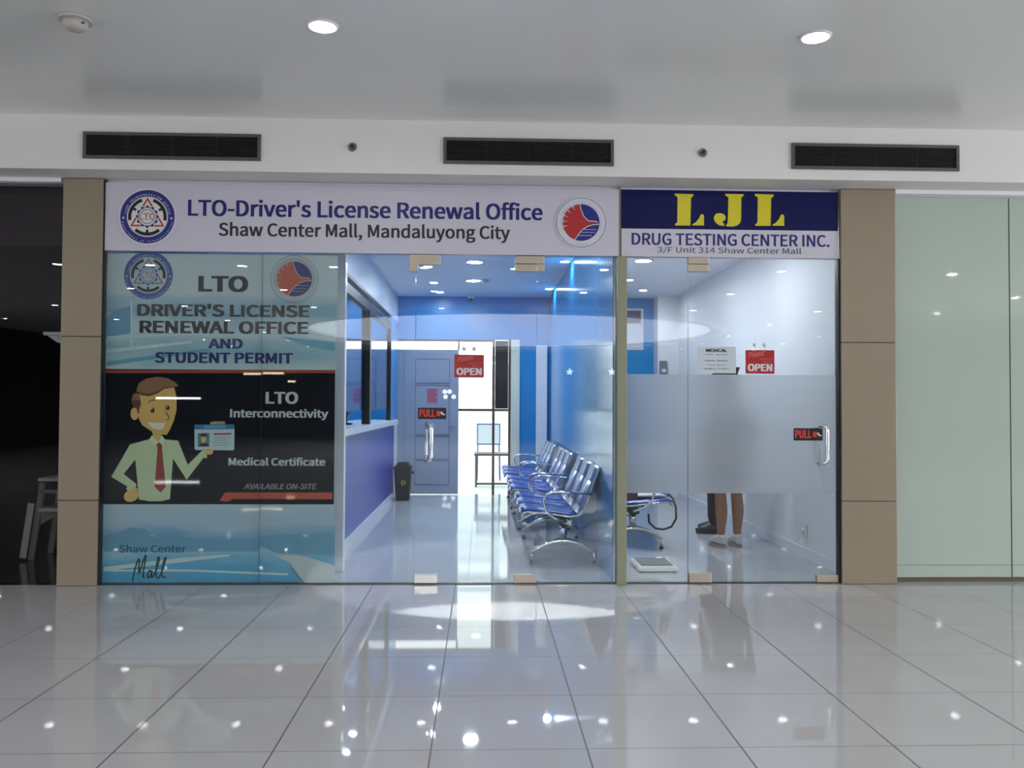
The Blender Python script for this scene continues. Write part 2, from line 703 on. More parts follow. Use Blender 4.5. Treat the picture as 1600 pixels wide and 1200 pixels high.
# office shell: licence office (X -1.235..0.99) and testing centre (1.08..2.83)
OC = 2.9
YB = 6.2
mb = MB(); mb.box(-3.0, 3.1, 0.06, YB + 0.2, OC, OC + 0.1, M_oceil)
struct(mb, 'ceiling_office', 'white office ceiling behind the shopfront glass')
mb = MB(); mb.box(0.99, 1.08, 0.11, YB, 0, OC, M_white)
for (a, b) in ((0.11, YB),):
    mb.box(0.982, 0.99, a, b, 0, OC, M_blue)
struct(mb, 'wall_partition', 'glossy blue partition wall behind the steel benches')
mb = MB(); mb.box(2.83, 3.0, 0.102, YB, 0, OC, M_white)
struct(mb, 'wall_right', 'white right wall of the testing centre')
mb = MB(); mb.box(2.818, 2.83, 0.102, 5.9, 0, 0.085, M_whitegloss)
struct(mb, 'baseboard_right', 'white baseboard along the right wall of the testing centre')
mb = MB(); mb.box(2.53, 2.83, 5.9, YB, 0, OC, M_white)
struct(mb, 'wall_column', 'white column in the back corner of the testing centre')
mb = MB(); mb.box(1.08, 3.0, YB, YB + 0.1, 0, OC, M_blueback)
struct(mb, 'wall_back_right', 'blue back wall of the testing centre')
# back wall of the licence office with its opening
mb = MB()
mb.box(-1.24, 0.99, YB, YB + 0.1, 2.27, OC, M_blueback)
mb.box(0.55, 0.99, YB, YB + 0.1, 0, 2.27, M_blueback)
struct(mb, 'wall_back', 'blue back wall above and beside the bright back entrance')
mb = MB(); mb.box(0.79, 0.95, YB - 0.07, YB - 0.001, 0, 2.19, M_whitegloss, bev=0.004)
struct(mb, 'trim_2', 'white post against the blue back wall behind the benches')
mb = MB(); mb.box(0.42, 0.55, YB - 0.04, YB + 0.1, 0, 2.27, mat('cream_paint', '#d8dccb', rough=0.5), bev=0.004)
struct(mb, 'trim_3', 'cream jamb on the right of the bright back entrance')
# left (teller) wall
XT = -1.235
mb = MB()
mb.box(-1.31, XT, 0.585, YB, 2.52, OC, M_whitegloss)
struct(mb, 'wall_left', 'white bulkhead wall over the teller window')
mb = MB()
mb.box(-1.31, XT - 0.001, 5.315, YB, 1.101, 2.519, mat('light_blue_wall', '#2a8fd6', rough=0.25))
mb.box(-1.31, XT, 5.75, YB, 0.0, 1.10, M_white)
struct(mb, 'wall_left_end', 'light blue wall end between the teller window and the bin')
mb = MB(); mb.box(-1.36, -1.085, 0.5, 0.58, 0, OC, M_whitegloss, bev=0.006)
struct(mb, 'trim_4', 'white post at the front end of the teller counter')
mb = MB(); mb.box(-3.0, -2.9, 0.3, YB, 0, OC, M_blueback); struct(mb, 'wall_teller_side', 'blue side wall of the room behind the teller glass')
mb = MB(); mb.box(-2.9, -1.24, YB, YB + 0.1, 0, OC, mat('azure_wall', '#37a2e6', rough=0.4)); struct(mb, 'wall_teller_back', 'blue back wall of the room behind the teller glass')
# left dark shop
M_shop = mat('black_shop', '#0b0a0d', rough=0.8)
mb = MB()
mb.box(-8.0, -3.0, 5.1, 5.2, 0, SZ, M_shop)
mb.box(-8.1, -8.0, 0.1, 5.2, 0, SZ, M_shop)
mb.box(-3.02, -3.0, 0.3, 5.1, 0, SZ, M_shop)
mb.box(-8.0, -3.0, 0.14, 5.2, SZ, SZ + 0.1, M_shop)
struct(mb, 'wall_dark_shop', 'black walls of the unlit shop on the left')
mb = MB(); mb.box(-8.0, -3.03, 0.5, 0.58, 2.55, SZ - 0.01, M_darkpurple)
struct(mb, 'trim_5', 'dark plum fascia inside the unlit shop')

# ------------------------------------------------------------------ shopfront glass
G0, G1 = 0.045, 0.055
GZ = 2.425


def pane(mb, x0, x1, z0=0.008, z1=GZ, y0=G0, y1=G1, g=None):
    mb.box(x0, x1, y0, y1, z0, z1, g or M_glass, side=M_gedge)


XS1 = onY(407.5, 650, 0.05)[0]
XD0 = onY(649, 650, 0.05)[0]
XD1 = onY(838, 650, 0.05)[0]
mb = MB(); pane(mb, -2.762, XS1 - 0.003); W1 = struct(mb, 'window_1', 'left glass pane of the licence office carrying most of the poster', cat='window')
mb = MB(); pane(mb, XS1 + 0.003, XD0 - 0.004); W2 = struct(mb, 'window_2', 'glass pane between the poster seam and the left glass door', cat='window')
mb = MB(); pane(mb, XD1 + 0.004, 0.998); W3 = struct(mb, 'window_3', 'fixed glass pane between the glass door and the olive mullion', cat='window')
mb = MB(); mb.box(1.0, 1.072, 0.0, 0.11, 0, 2.43, M_mull, bev=0.004)
mb.box(1.014, 1.03, 0.03, 0.11, 2.43, SZ - 0.002, M_mull)
struct(mb, 'trim_6', 'olive green post between the two shopfronts')
XE0, XE1 = 1.540, 2.668
mb = MB(); pane(mb, 1.074, XE0 - 0.004); W4 = struct(mb, 'window_4', 'fixed glass pane left of the testing centre door', cat='window')
mb = MB(); mb.box(-2.768, 2.683, 0.03, 0.08, -0.004, 0.007, mat('floor_channel', '#4f4b4a', rough=0.4, metal=0.5))
struct(mb, 'trim_7', 'dark floor channel under the shopfront glass')
mb = MB(); mb.box(2.668, 2.683, 0.02, 0.08, 0.007, 2.43, M_black); mb.box(-2.768, -2.76, 0.02, 0.08, 0.007, SZ - 0.003, M_black)
struct(mb, 'trim_8', 'black edge strips where the shopfronts meet the pillars')
# glass transom behind the signs
mb = MB(); pane(mb, -2.76, 0.99, GZ + 0.01, SZ - 0.003, 0.075, 0.085); pane(mb, 1.08, 2.68, GZ + 0.01, SZ - 0.003, 0.075, 0.085)
struct(mb, 'window_5', 'glass transom behind the two shop signs', cat='window')
# left dark shop glass
mb = MB(); pane(mb, -6.0, -3.056, 0.01, 2.925, 0.06, 0.07, M_dkglass)
struct(mb, 'window_6', 'dark glass front of the unlit shop on the left', cat='window')
# right neighbour: white backed glass panels
xs = onY(1578.5, 600, 0.1)[0]
for i, (a, b, lb) in enumerate(((3.102, xs - 0.004, 'pale green backed glass panel next to the right pillar'),
                                (xs + 0.004, xs + 1.35, 'pale green backed glass panel at the right edge of the photo'),
                                (xs + 1.36, xs + 4.0, 'pale green backed glass panel beyond the right edge'))):
    mb = MB(); mb.box(a, b, 0.10, 0.115, 0.031, 2.924, M_green, side=M_gedge)
    mb.box(a, b, 0.0985, 0.0995, 0.118, 0.126, mat('dull_seam', '#8c988f', rough=0.5))
    struct(mb, 'window_%d' % (7 + i), lb, cat='window')
mb = MB(); mb.box(3.1, X_R, 0.085, 0.16, 0.0, 0.03, mat('grimy_channel', '#5b5243', rough=0.8)); struct(mb, 'trim_9', 'grimy floor channel under the pale green panels')
mb = MB(); mb.box(3.1, X_R, 0.2, 0.3, 0, SZ, M_dark); mb.box(X_L, -6.0, 0.0, 0.05, 0, SZ, M_dark)
struct(mb, 'wall_front_rest', 'dark wall behind the pale green panels and beyond the unlit shop')

# ---- doors
def patch(parent, x0, x1, z0, z1, m=M_satin, name='patch_fitting'):
    mb = MB(); mb.box(x0, x1, 0.030, 0.070, z0, z1, m, bev=0.004)
    return mb.build(name, parent)


def pull_handle(parent, x, z0, z1):
    mb = MB()
    pts = [(x - 0.04, 0.045, z1), (x - 0.02, -0.005, z1), (x, -0.02, z1 - 0.012), (x, -0.022, z1 - 0.04)]
    pts += [(x, -0.022, z0 + 0.04), (x, -0.02, z0 + 0.012), (x - 0.02, -0.005, z0), (x - 0.04, 0.045, z0)]
    mb.tube(pts, 0.0125, M_chrome, seg=12)
    mb.tube([(x - 0.045, 0.055, z1 - 0.0), (x - 0.045, 0.10, z1 - 0.02), (x - 0.045, 0.105, z1 - 0.05), (x - 0.045, 0.105, z0 + 0.05), (x - 0.045, 0.10, z0 + 0.02), (x - 0.045, 0.055, z0)], 0.011, M_chrome, seg=12)
    return mb.build('pull_handle', parent)


def pull_sticker(parent, pl, pt, pr, pb):
    y = 0.0435
    x0, z1 = onY(pl, pt, y); x1, z0 = onY(pr, pb, y)
    mb = MB()
    mb.box(x0, x1, y, 0.0448, z0, z1, M_black)
    w, h = x1 - x0, z1 - z0
    M_pr = mat('sticker_red', '#d63a2c', rough=0.5)
    yy = y - 0.0006
    text_fit(mb, 'PULL', x0 + 0.05 * w, x0 + 0.62 * w, z0 + 0.2 * h, z0 + 0.86 * h, yy, M_pr, bold=0.03)
    # red cuff and white pulling hand
    a = x0 + 0.66 * w
    mb.flat([(a, z0 + 0.3 * h), (a + 0.13 * w, z0 + 0.25 * h), (a + 0.14 * w, z0 + 0.72 * h), (a, z0 + 0.72 * h)], yy, M_pr)
    mb.flat([(a + 0.15 * w, z0 + 0.66 * h), (a + 0.15 * w, z0 + 0.5 * h), (a + 0.22 * w, z0 + 0.36 * h), (a + 0.3 * w, z0 + 0.36 * h),
             (a + 0.31 * w, z0 + 0.44 * h), (a + 0.24 * w, z0 + 0.48 * h), (a + 0.2 * w, z0 + 0.64 * h)], yy, M_wplastic)
    o = mb.build('pull_sticker', parent, flatface=False)
    return tag(o, 'black sticker with red PULL lettering')


D1 = thing('door_1', 'frameless clear glass door of the licence office', 'door', ((XD0 + XD1) / 2, 0.05, 0), kind='structure')
mb = MB(); pane(mb, XD0, XD1); mb.build('glass_pane', D1)
x0, z0 = onY(805, 424, 0.03); x1, z1 = onY(850, 402, 0.03)
zm = (z0 + GZ) / 2
patch(D1, x0, XD1 + 0.055, zm + .002, GZ + 0.004); patch(D1, x0, XD1 - .002, z0, zm - .001); patch(D1, XD1 + .004, XD1 + 0.055, z0, zm + .002)
x0, _ = onY(645, 424, 0.03); x1, z1 = onY(688, 413, 0.03)
mb = MB(); zt = GZ + 0.004; xa = onY(640, 410, 0.03)[0]; xb = onY(653, 410, 0.03)[0]
mb.prism([(xa, zt), (x1, zt), (x1, z1), (xb, z1), (xb, onY(645, 424, 0.03)[1]), (xa, onY(645, 424, 0.03)[1])], 0.03, 0.07, M_satin)
mb.build('patch_fitting', D1)
x0, z1 = onY(647, 898, 0.03); x1, _ = onY(684, 898, 0.03); patch(D1, x0, x1, 0.008, z1, M_steel)
x0, z1 = onY(803, 898, 0.03); x1, _ = onY(837, 898, 0.03); patch(D1, x0, x1, 0.008, z1)
pull_handle(D1, onY(674, 690, -0.02)[0], 0.90, 1.18)
pull_sticker(D1, 653, 637, 697, 655)

D2 = thing('door_2', 'frosted frameless glass door of the testing centre', 'door', ((XE0 + XE1) / 2, 0.05, 0), kind='structure')
mb = MB(); pane(mb, XE0, XE1 - 0.004); mb.build('glass_pane', D2)
ZF0, ZF1 = 0.668, 1.555
mb = MB(); mb.box(XE0 + 0.003, XE1 - 0.006, 0.0565, 0.0585, ZF0, ZF1, M_frost); mb.build('frosted_film', D2)
x0, z0 = onY(1075, 424, 0.03); x1, _ = onY(1108, 424, 0.03)
patch(D2, x0, x1, z0, z0 + 0.055); patch(D2, x0, x1, z0 + 0.058, z0 + 0.118)
x0, z1 = onY(1077, 896, 0.03); x1, _ = onY(1112, 896, 0.03); patch(D2, x0, x1, 0.008, z1)
x0, z1 = onY(1277, 899, 0.03); x1, _ = onY(1309, 899, 0.03); patch(D2, x0, XE1, 0.008, z1)
pull_handle(D2, onY(1293, 690, -0.02)[0], 0.895, 1.175)
pull_sticker(D2, 1240, 669, 1285.5, 688.5)
mb = MB(); mb.box(1.076, XE0 - 0.006, 0.0565, 0.0585, ZF0, ZF1, M_frost)
mb.build('frosted_film', W4)

# ------------------------------------------------------------------ signs
def emblem_gear(parent, cx, cz, r, y, dull=False):
    """round seal: navy lettered ring, black broken ring, three red triangles and a gear"""
    s = r / 45.0
    mb = MB()
    W = mat('seal_white', '#cfced9', rough=0.45) if not dull else mat('seal_pale_blue', '#a9bcc4', rough=0.45)
    N = mat('seal_navy', '#252a78', rough=0.45) if not dull else mat('seal_blue', '#3b4e95', rough=0.45)
    K = mat('seal_black', '#17151d', rough=0.5)
    P = mat('seal_centre_pale', '#d9d8d2', rough=0.45) if not dull else W
    R_ = mat('seal_red', '#a9322f', rough=0.45) if not dull else mat('seal_dull_red', '#a5605c', rough=0.45)
    e = 0.0005
    if not dull:
        mb.lathe((cx, y, cz), [(45 * s, -0.0002), (45 * s, 0.006), (44 * s, 0.0062)], W, seg=64, axis='Y')
        y -= 0.0006
    mb.ring(cx, cz, 31.5 * s, 41.5 * s, y - e, N, seg=72)
    if dull:
        mb.ring(cx, cz, 0, 31.5 * s, y - e, W)
    mb.ring(cx, cz, 0, 30.0 * s, y - 2 * e, P if not dull else W, seg=64)
    for k in range(3):
        a = PI / 2 + k * 2 * PI / 3
        mb.ring(cx, cz, 24.5 * s, 29.5 * s, y - 3 * e, K, a + 0.32, a + 2 * PI / 3 - 0.32, seg=64)
        # tab pointing inward between triangles
        b = a + PI / 3
        u = (math.cos(b), math.sin(b)); v = (-u[1], u[0])
        mb.flat([(cx + s * (u[0] * q + v[0] * w), cz + s * (u[1] * q + v[1] * w)) for q, w in ((25, -2), (25, 2), (20, 2), (20, -2))], y - 3 * e, K)
        # red triangle outline
        ta = [(30, 0), (16.5, 8.2), (16.5, -8.2)]
        u = (math.cos(a), math.sin(a)); v = (-u[1], u[0])
        mb.flat([(cx + s * (u[0] * q + v[0] * w), cz + s * (u[1] * q + v[1] * w)) for q, w in ta], y - 4 * e, R_)
        ta = [(25.5, 0), (16.3, 5.2), (16.3, -5.2)]
        mb.flat([(cx + s * (u[0] * q + v[0] * w), cz + s * (u[1] * q + v[1] * w)) for q, w in ta], y - 5 * e, P if not dull else W)
    pts = []
    for k in range(24):
        rr = 17.5 if (k // 1) % 2 == 0 else 15.0
        for d in (-0.09, 0.09):
            a = 2 * PI * k / 24 + d
            pts.append((cx + rr * s * math.cos(a), cz + rr * s * math.sin(a)))
    mb.flat(pts, y - 6 * e, N)
    mb.ring(cx, cz, 0, 13.8 * s, y - 7 * e, P if not dull else W)
    mb.ring(cx, cz, 10.4 * s, 11.4 * s, y - 8 * e, N)
    mb.flat([(cx - 12.5 * s, cz - 4.6 * s), (cx + 12.5 * s, cz - 4.6 * s), (cx + 12.5 * s, cz + 5.2 * s), (cx - 12.5 * s, cz + 5.2 * s)], y - 9 * e, P if not dull else W)
    text_fit(mb, 'LTO', cx - 12 * s, cx + 12 * s, cz - 3.6 * s, cz + 4.2 * s, y - 10 * e, R_, bold=0.005)
    for zz in (-4.6, 5.2):
        mb.flat([(cx - 12 * s, cz + (zz - .35) * s), (cx + 12 * s, cz + (zz - .35) * s), (cx + 12 * s, cz + (zz + .35) * s), (cx - 12 * s, cz + (zz + .35) * s)], y - 10 * e, R_)
    text_arc(mb, 'LAND TRANSPORTATION OFFICE', cx, cz, 36.5 * s, 9.4 * s, y - 2 * e, W, PI / 2, PI * 0.93, bold=0.02)
    text_arc(mb, 'Department of Transportation', cx, cz, 36.5 * s, 8.4 * s, y - 2 * e, W, -PI / 2, PI * 0.88, inside=True, bold=0.02)
    for sx in (-1, 1):
        st = []
        for k in range(10):
            rr = 2.6 if k % 2 == 0 else 1.1
            a = PI / 2 + k * PI / 5
            st.append((cx + sx * 36.5 * s + rr * s * math.cos(a), cz - 2 * s + rr * s * math.sin(a)))
        mb.flat(st, y - 2 * e, W)
    return mb.build('seal', parent, flatface=False)


def emblem_wing(parent, cx, cz, r, y, dull=False):
    """round seal: grey lettering around a navy disc with a red winged shape"""
    s = r / 41.5
    mb = MB()
    W = mat('seal_white', '#cfced9', rough=0.45) if not dull else mat('seal_pale_grey', '#a7adb4', rough=0.45)
    N = mat('seal_deep_navy', '#16207a', rough=0.45) if not dull else mat('seal_violet_navy', '#2f2a72', rough=0.45)
    R_ = mat('seal_wing_red', '#b02226', rough=0.45) if not dull else mat('seal_wing_orange', '#b94d35', rough=0.45)
    T = mat('seal_text_grey', '#5d5b68', rough=0.5)
    e = 0.0005
    if not dull:
        mb.lathe((cx, y, cz), [(41.5 * s, -0.0002), (41.5 * s, 0.006), (41 * s, 0.0062)], W, seg=64, axis='Y')
        y -= 0.0006
    else:
        mb.ring(cx, cz, 0, 36 * s, y - e, W, seg=64)
    mb.ring(cx, cz, 38.6 * s, 39.4 * s, y - 2 * e, T, seg=72)
    mb.ring(cx, cz, 0, 29 * s, y - 2 * e, N, seg=64)

    def q(u, v):
        return (cx + u * s, cz + v * s)
    # red winged shape: fan on the left narrowing to a bird head on the right
    arc = []
    a0, a1 = math.radians(94), math.radians(250)
    for k in range(25):
        a = a0 + (a1 - a0) * k / 24
        arc.append(q(29 * math.cos(a), 29 * math.sin(a)))
    low = [q(-5, -20), q(1, -12), q(9, -6.5), q(18, -3.5), q(28.5, -2.5)]
    up = [q(26, 0), q(24, 2.2), q(13, 2.4), q(9, 4.5), q(4, 10), q(1, 17), q(-1.4, 24)]
    mb.flat(arc + low + up, y - 3 * e, R_)

    def strip(pts, w, m, yy):
        for (a, b) in zip(pts[:-1], pts[1:]):
            d = Vector((b[0] - a[0], b[1] - a[1]))
            if d.length < 1e-9: continue
            d.normalize(); n = Vector((-d.y, d.x)) * w / 2
            mb.flat([(a[0] - n.x, a[1] - n.y), (b[0] - n.x, b[1] - n.y), (b[0] + n.x, b[1] + n.y), (a[0] + n.x, a[1] + n.y)], yy, m)
    strip([arc[-1]] + low, 1.3 * s, W, y - 4 * e)
    strip(up + [arc[0]], 1.3 * s, W, y - 4 * e)
    for a in (118, 138, 158, 176, 193):
        t = math.radians(a)
        u = (math.cos(t), math.sin(t)); v = (-u[1], u[0])
        mb.flat([(cx + s * (u[0] * k + v[0] * w), cz + s * (u[1] * k + v[1] * w)) for k, w in ((29.2, -0.9), (29.2, 0.9), (20.5, 0))], y - 4 * e, W)
    for k, zz in enumerate((-11, -15.5, -20.5)):
        xr = math.sqrt(28 ** 2 - zz ** 2) - 2
        strip([q(-1 - k * 2.6 + 2, zz), q(xr, zz)], 0.7 * s, W, y - 4 * e)
    text_arc(mb, 'Department of Transportation', cx, cz, 33.6 * s, 7.6 * s, y - 2 * e, T, PI / 2, PI * 1.28, bold=0.01)
    text_arc(mb, '1898', cx, cz, 33.8 * s, 7.6 * s, y - 2 * e, T, -PI / 2, PI * 0.19, inside=True, bold=0.01)
    return mb.build('seal', parent, flatface=False)


SY = 0.02     # sign faces
xa, za = -2.758, 2.432
S1 = thing('shop_sign', 'long white sign of the driver licence renewal office with two round seals', 'sign', (-0.88, 0.05, za))
mb = MB(); mb.box(xa, 1.012, SY, 0.07, za, SZ - 0.025, M_sign, bev=0.002); mb.build('sign_board', S1)
mb = MB(); text_px(mb, "LTO-Driver\u0027s License Renewal Office", 294, 309.5, 848, 337.5, SY - 0.001, M_navy, bold=0.018); tag(mb.build('lettering', S1, flatface=True), 'navy lettering')
mb = MB(); text_px(mb, 'Shaw Center Mall, Mandaluyong City', 342, 346.5, 797, 375, SY - 0.001, M_ink, bold=0.014); tag(mb.build('lettering', S1, flatface=True), 'black lettering')
c = onY(231, 339, SY); tag(emblem_gear(S1, c[0], c[1], 45 / 211.7, SY - 0.006), 'round navy seal with a gear and red triangles')
c = onY(908, 348, SY); tag(emblem_wing(S1, c[0], c[1], 41.5 / 211.7, SY - 0.006), 'round white seal with a red winged shape')

S2 = thing('shop_sign', 'navy and white sign of the drug testing center with yellow letters', 'sign', (1.85, 0.05, za))
mb = MB()
zs = onY(1100, 358.5, SY)[1]
mb.box(1.032, 2.668, SY, 0.07, za, zs, M_sign)
mb.box(1.032, 2.668, SY, 0.07, zs, SZ - 0.025, M_navyd)
mb.build('sign_board', S2)
mb = MB()


def crop_pts(pts, ox, oy, k, y):
    return [onY(ox + a / k, oy + b / k, y) for a, b in pts]


K1 = 1600 / 230.0
Lp = [(168, 52), (372, 58), (372, 74), (345, 98), (338, 398), (172, 398), (172, 384), (196, 364), (200, 90), (168, 70)]
Ls = [(360, 396), (360, 386), (395, 366), (430, 325), (450, 282), (470, 274), (486, 288), (486, 398)]
Jp = [(718, 54), (918, 58), (918, 74), (892, 96), (890, 330), (878, 372), (850, 396), (800, 410), (735, 408), (724, 398), (740, 380), (746, 350), (752, 92), (718, 72)]
Js = [(706, 402), (650, 396), (612, 366), (594, 330), (598, 296), (622, 270), (660, 264), (700, 274), (722, 300), (722, 326), (705, 346), (690, 354), (688, 368), (706, 380)]
for dx, dy, m_, yy in ((9, 9, mat('letter_shadow', '#101a33', rough=0.5), SY - 0.001), (0, 0, M_yellow, SY - 0.002)):
    for P_, off in ((Lp, 0), (Ls, 0), (Jp, 0), (Js, 0), (Lp, 872), (Ls, 872)):
        mb.flat(crop_pts([(a + off + dx, b + dy + off * 0.004) for a, b in P_], 1030, 295, K1, yy), yy, m_)
tag(mb.build('lettering', S2, flatface=True), 'big yellow letters LJL')
mb = MB(); text_px(mb, 'DRUG TESTING CENTER INC.', 987, 363.5, 1296, 382.5, SY - 0.001, M_navy, bold=0.014); tag(mb.build('lettering', S2, flatface=True), 'navy lettering')
mb = MB(); text_px(mb, '3/F Unit 314 Shaw Center Mall', 1027, 385, 1252, 396.5, SY - 0.001, M_grey, bold=0.004); tag(mb.build('lettering', S2, flatface=True), 'grey lettering')

# ------------------------------------------------------------------ window poster
PY = 0.0675


def sheet_mat(name, stops, z0, z1):
    """printed colour bands running up the sheet with a soft painterly wobble"""
    m = mat(name, '#8fb0b6', rough=0.5)
    nt = m.node_tree
    b = nt.nodes['Principled BSDF']
    geo = nt.nodes.new('ShaderNodeNewGeometry')
    sep = nt.nodes.new('ShaderNodeSeparateXYZ')
    nt.links.new(geo.outputs['Position'], sep.inputs[0])
    mp = nt.nodes.new('ShaderNodeMapping')
    mp.inputs['Scale'].default_value = (1.2, 1.0, 5.0)
    nt.links.new(geo.outputs['Position'], mp.inputs['Vector'])
    n = nt.nodes.new('ShaderNodeTexNoise'); n.inputs['Scale'].default_value = 1.6; n.inputs['Detail'].default_value = 3
    nt.links.new(mp.outputs[0], n.inputs['Vector'])
    mr = nt.nodes.new('ShaderNodeMapRange')
    mr.inputs['From Min'].default_value = z0; mr.inputs['From Max'].default_value = z1
    nt.links.new(sep.outputs['Z'], mr.inputs['Value'])
    ad = nt.nodes.new('ShaderNodeMath'); ad.operation = 'MULTIPLY_ADD'; ad.inputs[1].default_value = 0.34
    nt.links.new(n.outputs['Fac'], ad.inputs[0])
    sb = nt.nodes.new('ShaderNodeMath'); sb.operation = 'SUBTRACT'; sb.inputs[1].default_value = 0.17
    nt.links.new(mr.outputs[0], ad.inputs[2])
    nt.links.new(ad.outputs[0], sb.inputs[0])
    cr = nt.nodes.new('ShaderNodeValToRGB')
    el = cr.color_ramp.elements
    el[0].position = stops[0][0]; el[0].color = (*hexc(stops[0][1]), 1)
    el[1].position = stops[-1][0]; el[1].color = (*hexc(stops[-1][1]), 1)
    for p, c in stops[1:-1]:
        q = el.new(p); q.color = (*hexc(c), 1)
    nt.links.new(sb.outputs[0], cr.inputs[0])
    nt.links.new(cr.outputs[0], b.inputs['Base Color'])
    return m


P0 = thing('window_poster', 'blue window poster of a cartoon man in a red tie holding an ID card', 'poster', (-1.92, PY, 0.01))
x0 = -2.758
x1 = onY(525.5, 600, PY)[0]
zt = GZ - 0.004
zb1 = onY(340, 577.5, PY)[1]     # top of dark block
zb0 = onY(340, 788, PY)[1]       # bottom of dark block
mb = MB()
mU = sheet_mat('poster_sky_upper', [(0.0, '#b2c4ca'), (0.18, '#88acbb'), (0.34, '#b4c6cc'), (0.5, '#789db4'), (0.68, '#b2c0c8'), (1.0, '#bac8ce')], zb1, zt)
mL = sheet_mat('poster_sky_lower', [(0.0, '#3f93bd'), (0.25, '#4b9cc2'), (0.42, '#8fb9cc'), (0.55, '#4f8fb6'), (0.75, '#9fb6c8'), (1.0, '#a9bcc8')], 0.0, zb0)
mD = mat('poster_dark_block', '#0b0e1a', rough=0.6, spec=0.15)
mb.box(x0, x1, PY, PY + 0.002, zb1, zt, mU)
mb.box(x0, x1, PY, PY + 0.002, 0.012, zb0, mL)
mb.box(x0, x1 - 0.01, PY, PY + 0.002, zb0, zb1, mD)
y1 = PY - 0.0006


PFN = [0]


def pf(pts, m_):
    PFN[0] += 1
    y = y1 - 0.00004 * PFN[0]
    mb.flat([onY(a, b, y) for a, b in pts], y, m_)


mPale = mat('poster_pale_streak', '#b7cdcf', rough=0.5)
mTeal = mat('poster_teal', '#5d9db0', rough=0.5)
mMid = mat('poster_mid_blue', '#4a83a6', rough=0.5)
mRoad = mat('poster_road_pale', '#b3bcc2', rough=0.5)
mHaze = mat('poster_haze', '#5f93b2', rough=0.5)
# upper print: hazy bridge and road streaks
pf([(166, 496), (180, 484), (205, 478), (206, 520), (166, 528)], mHaze)
pf([(166, 546), (300, 532), (300, 536), (166, 552)], mPale)
pf([(166, 565), (320, 545), (330, 548), (166, 572)], mTeal)
pf([(204, 470), (207, 470), (207, 545), (204, 545)], mPale)
pf([(490, 512), (523, 502), (523, 522), (505, 520)], mPale)
pf([(440, 526), (523, 535), (523, 549), (470, 538)], mTeal)
pf([(168, 525), (290, 522), (290, 524), (168, 528)], mPale)
pf([(160, 578), (523, 578), (523, 583), (160, 583)], mat('poster_stripe_red', '#94392a', rough=0.5))
# red swoosh
pf([(343, 782), (352, 769.5), (519, 769.5), (519, 780), (364, 779.5), (355, 784)], M_redorange)
# lower print: city haze and curved road
pf([(162, 838), (190, 830), (205, 824), (225, 826), (245, 836), (290, 840), (330, 846), (405, 842), (405, 862), (162, 862)], mHaze)
pf([(390, 844), (405, 838), (440, 835), (523, 834), (523, 868), (430, 864)], mHaze)
pf([(405, 866), (440, 866), (480, 880), (523, 912), (523, 890), (470, 868)], mRoad)
pf([(430, 868), (455, 880), (470, 912), (523, 911), (523, 884), (480, 870)], mRoad)
pf([(460, 890), (476, 911), (471, 911), (452, 886)], mMid)
pf([(162, 886), (280, 872), (360, 866), (360, 869), (280, 879), (162, 892)], mPale)
pf([(162, 890), (300, 890), (450, 896), (450, 899), (300, 893), (162, 893)], mPale)
tag(mb.build('printed_sheet', P0), 'blue printed sheet with a dark middle block')

YL = PY - 0.0014
mb = MB()
mblk = mat('poster_black', '#191a1f', rough=0.5)
text_px(mb, 'LTO', 310, 430.5, 388, 456, YL, mblk, bold=0.03)
tag(mb.build('lettering', P0, flatface=True), 'black lettering'); mb = MB()
text_px(mb, 'DRIVER\x27S LICENSE', 214.5, 474, 484, 494, YL, mblk, bold=0.028)
tag(mb.build('lettering', P0, flatface=True), 'black lettering'); mb = MB()
text_px(mb, 'RENEWAL OFFICE', 218, 500.5, 482, 520.5, YL, mblk, bold=0.028)
tag(mb.build('lettering', P0, flatface=True), 'black lettering')
mb = MB()
mnv = mat('poster_navy', '#22296a', rough=0.5)
text_px(mb, 'AND', 325.5, 529, 379.5, 544.5, YL, mnv, bold=0.026)
tag(mb.build('lettering', P0, flatface=True), 'navy lettering'); mb = MB()
text_px(mb, 'STUDENT PERMIT', 242, 550, 458, 567, YL, mnv, bold=0.026)
tag(mb.build('lettering', P0, flatface=True), 'navy lettering')
mb = MB()
mwh = mat('poster_white', '#b9bdbf', rough=0.5)
text_px(mb, 'LTO', 415, 612, 466, 631, YL, mwh, bold=0.026)
tag(mb.build('lettering', P0, flatface=True), 'white lettering on the dark block'); mb = MB()
text_px(mb, 'Interconnectivity', 359.5, 638.5, 513, 656, YL, mwh, bold=0.024)
tag(mb.build('lettering', P0, flatface=True), 'white lettering on the dark block'); mb = MB()
text_px(mb, 'Medical Certificate', 357, 714.5, 508.5, 727.5, YL, mwh, bold=0.024)
tag(mb.build('lettering', P0, flatface=True), 'white lettering on the dark block'); mb = MB()
text_px(mb, 'AVAILABLE ON-SITE', 381, 755.5, 495.5, 764.5, YL, mat('poster_grey', '#83878a', rough=0.5), bold=0.02, shear=0.25)
tag(mb.build('lettering', P0, flatface=True), 'white lettering on the dark block')
mb = MB()
text_px(mb, 'Shaw Center', 186, 851, 291, 863.5, YL, mat('poster_ink_blue', '#1f5577', rough=0.5), bold=0.016)
tag(mb.build('lettering', P0, flatface=True), 'small blue lettering'); mb = MB()
mG = mat('poster_green', '#16463c', rough=0.5)


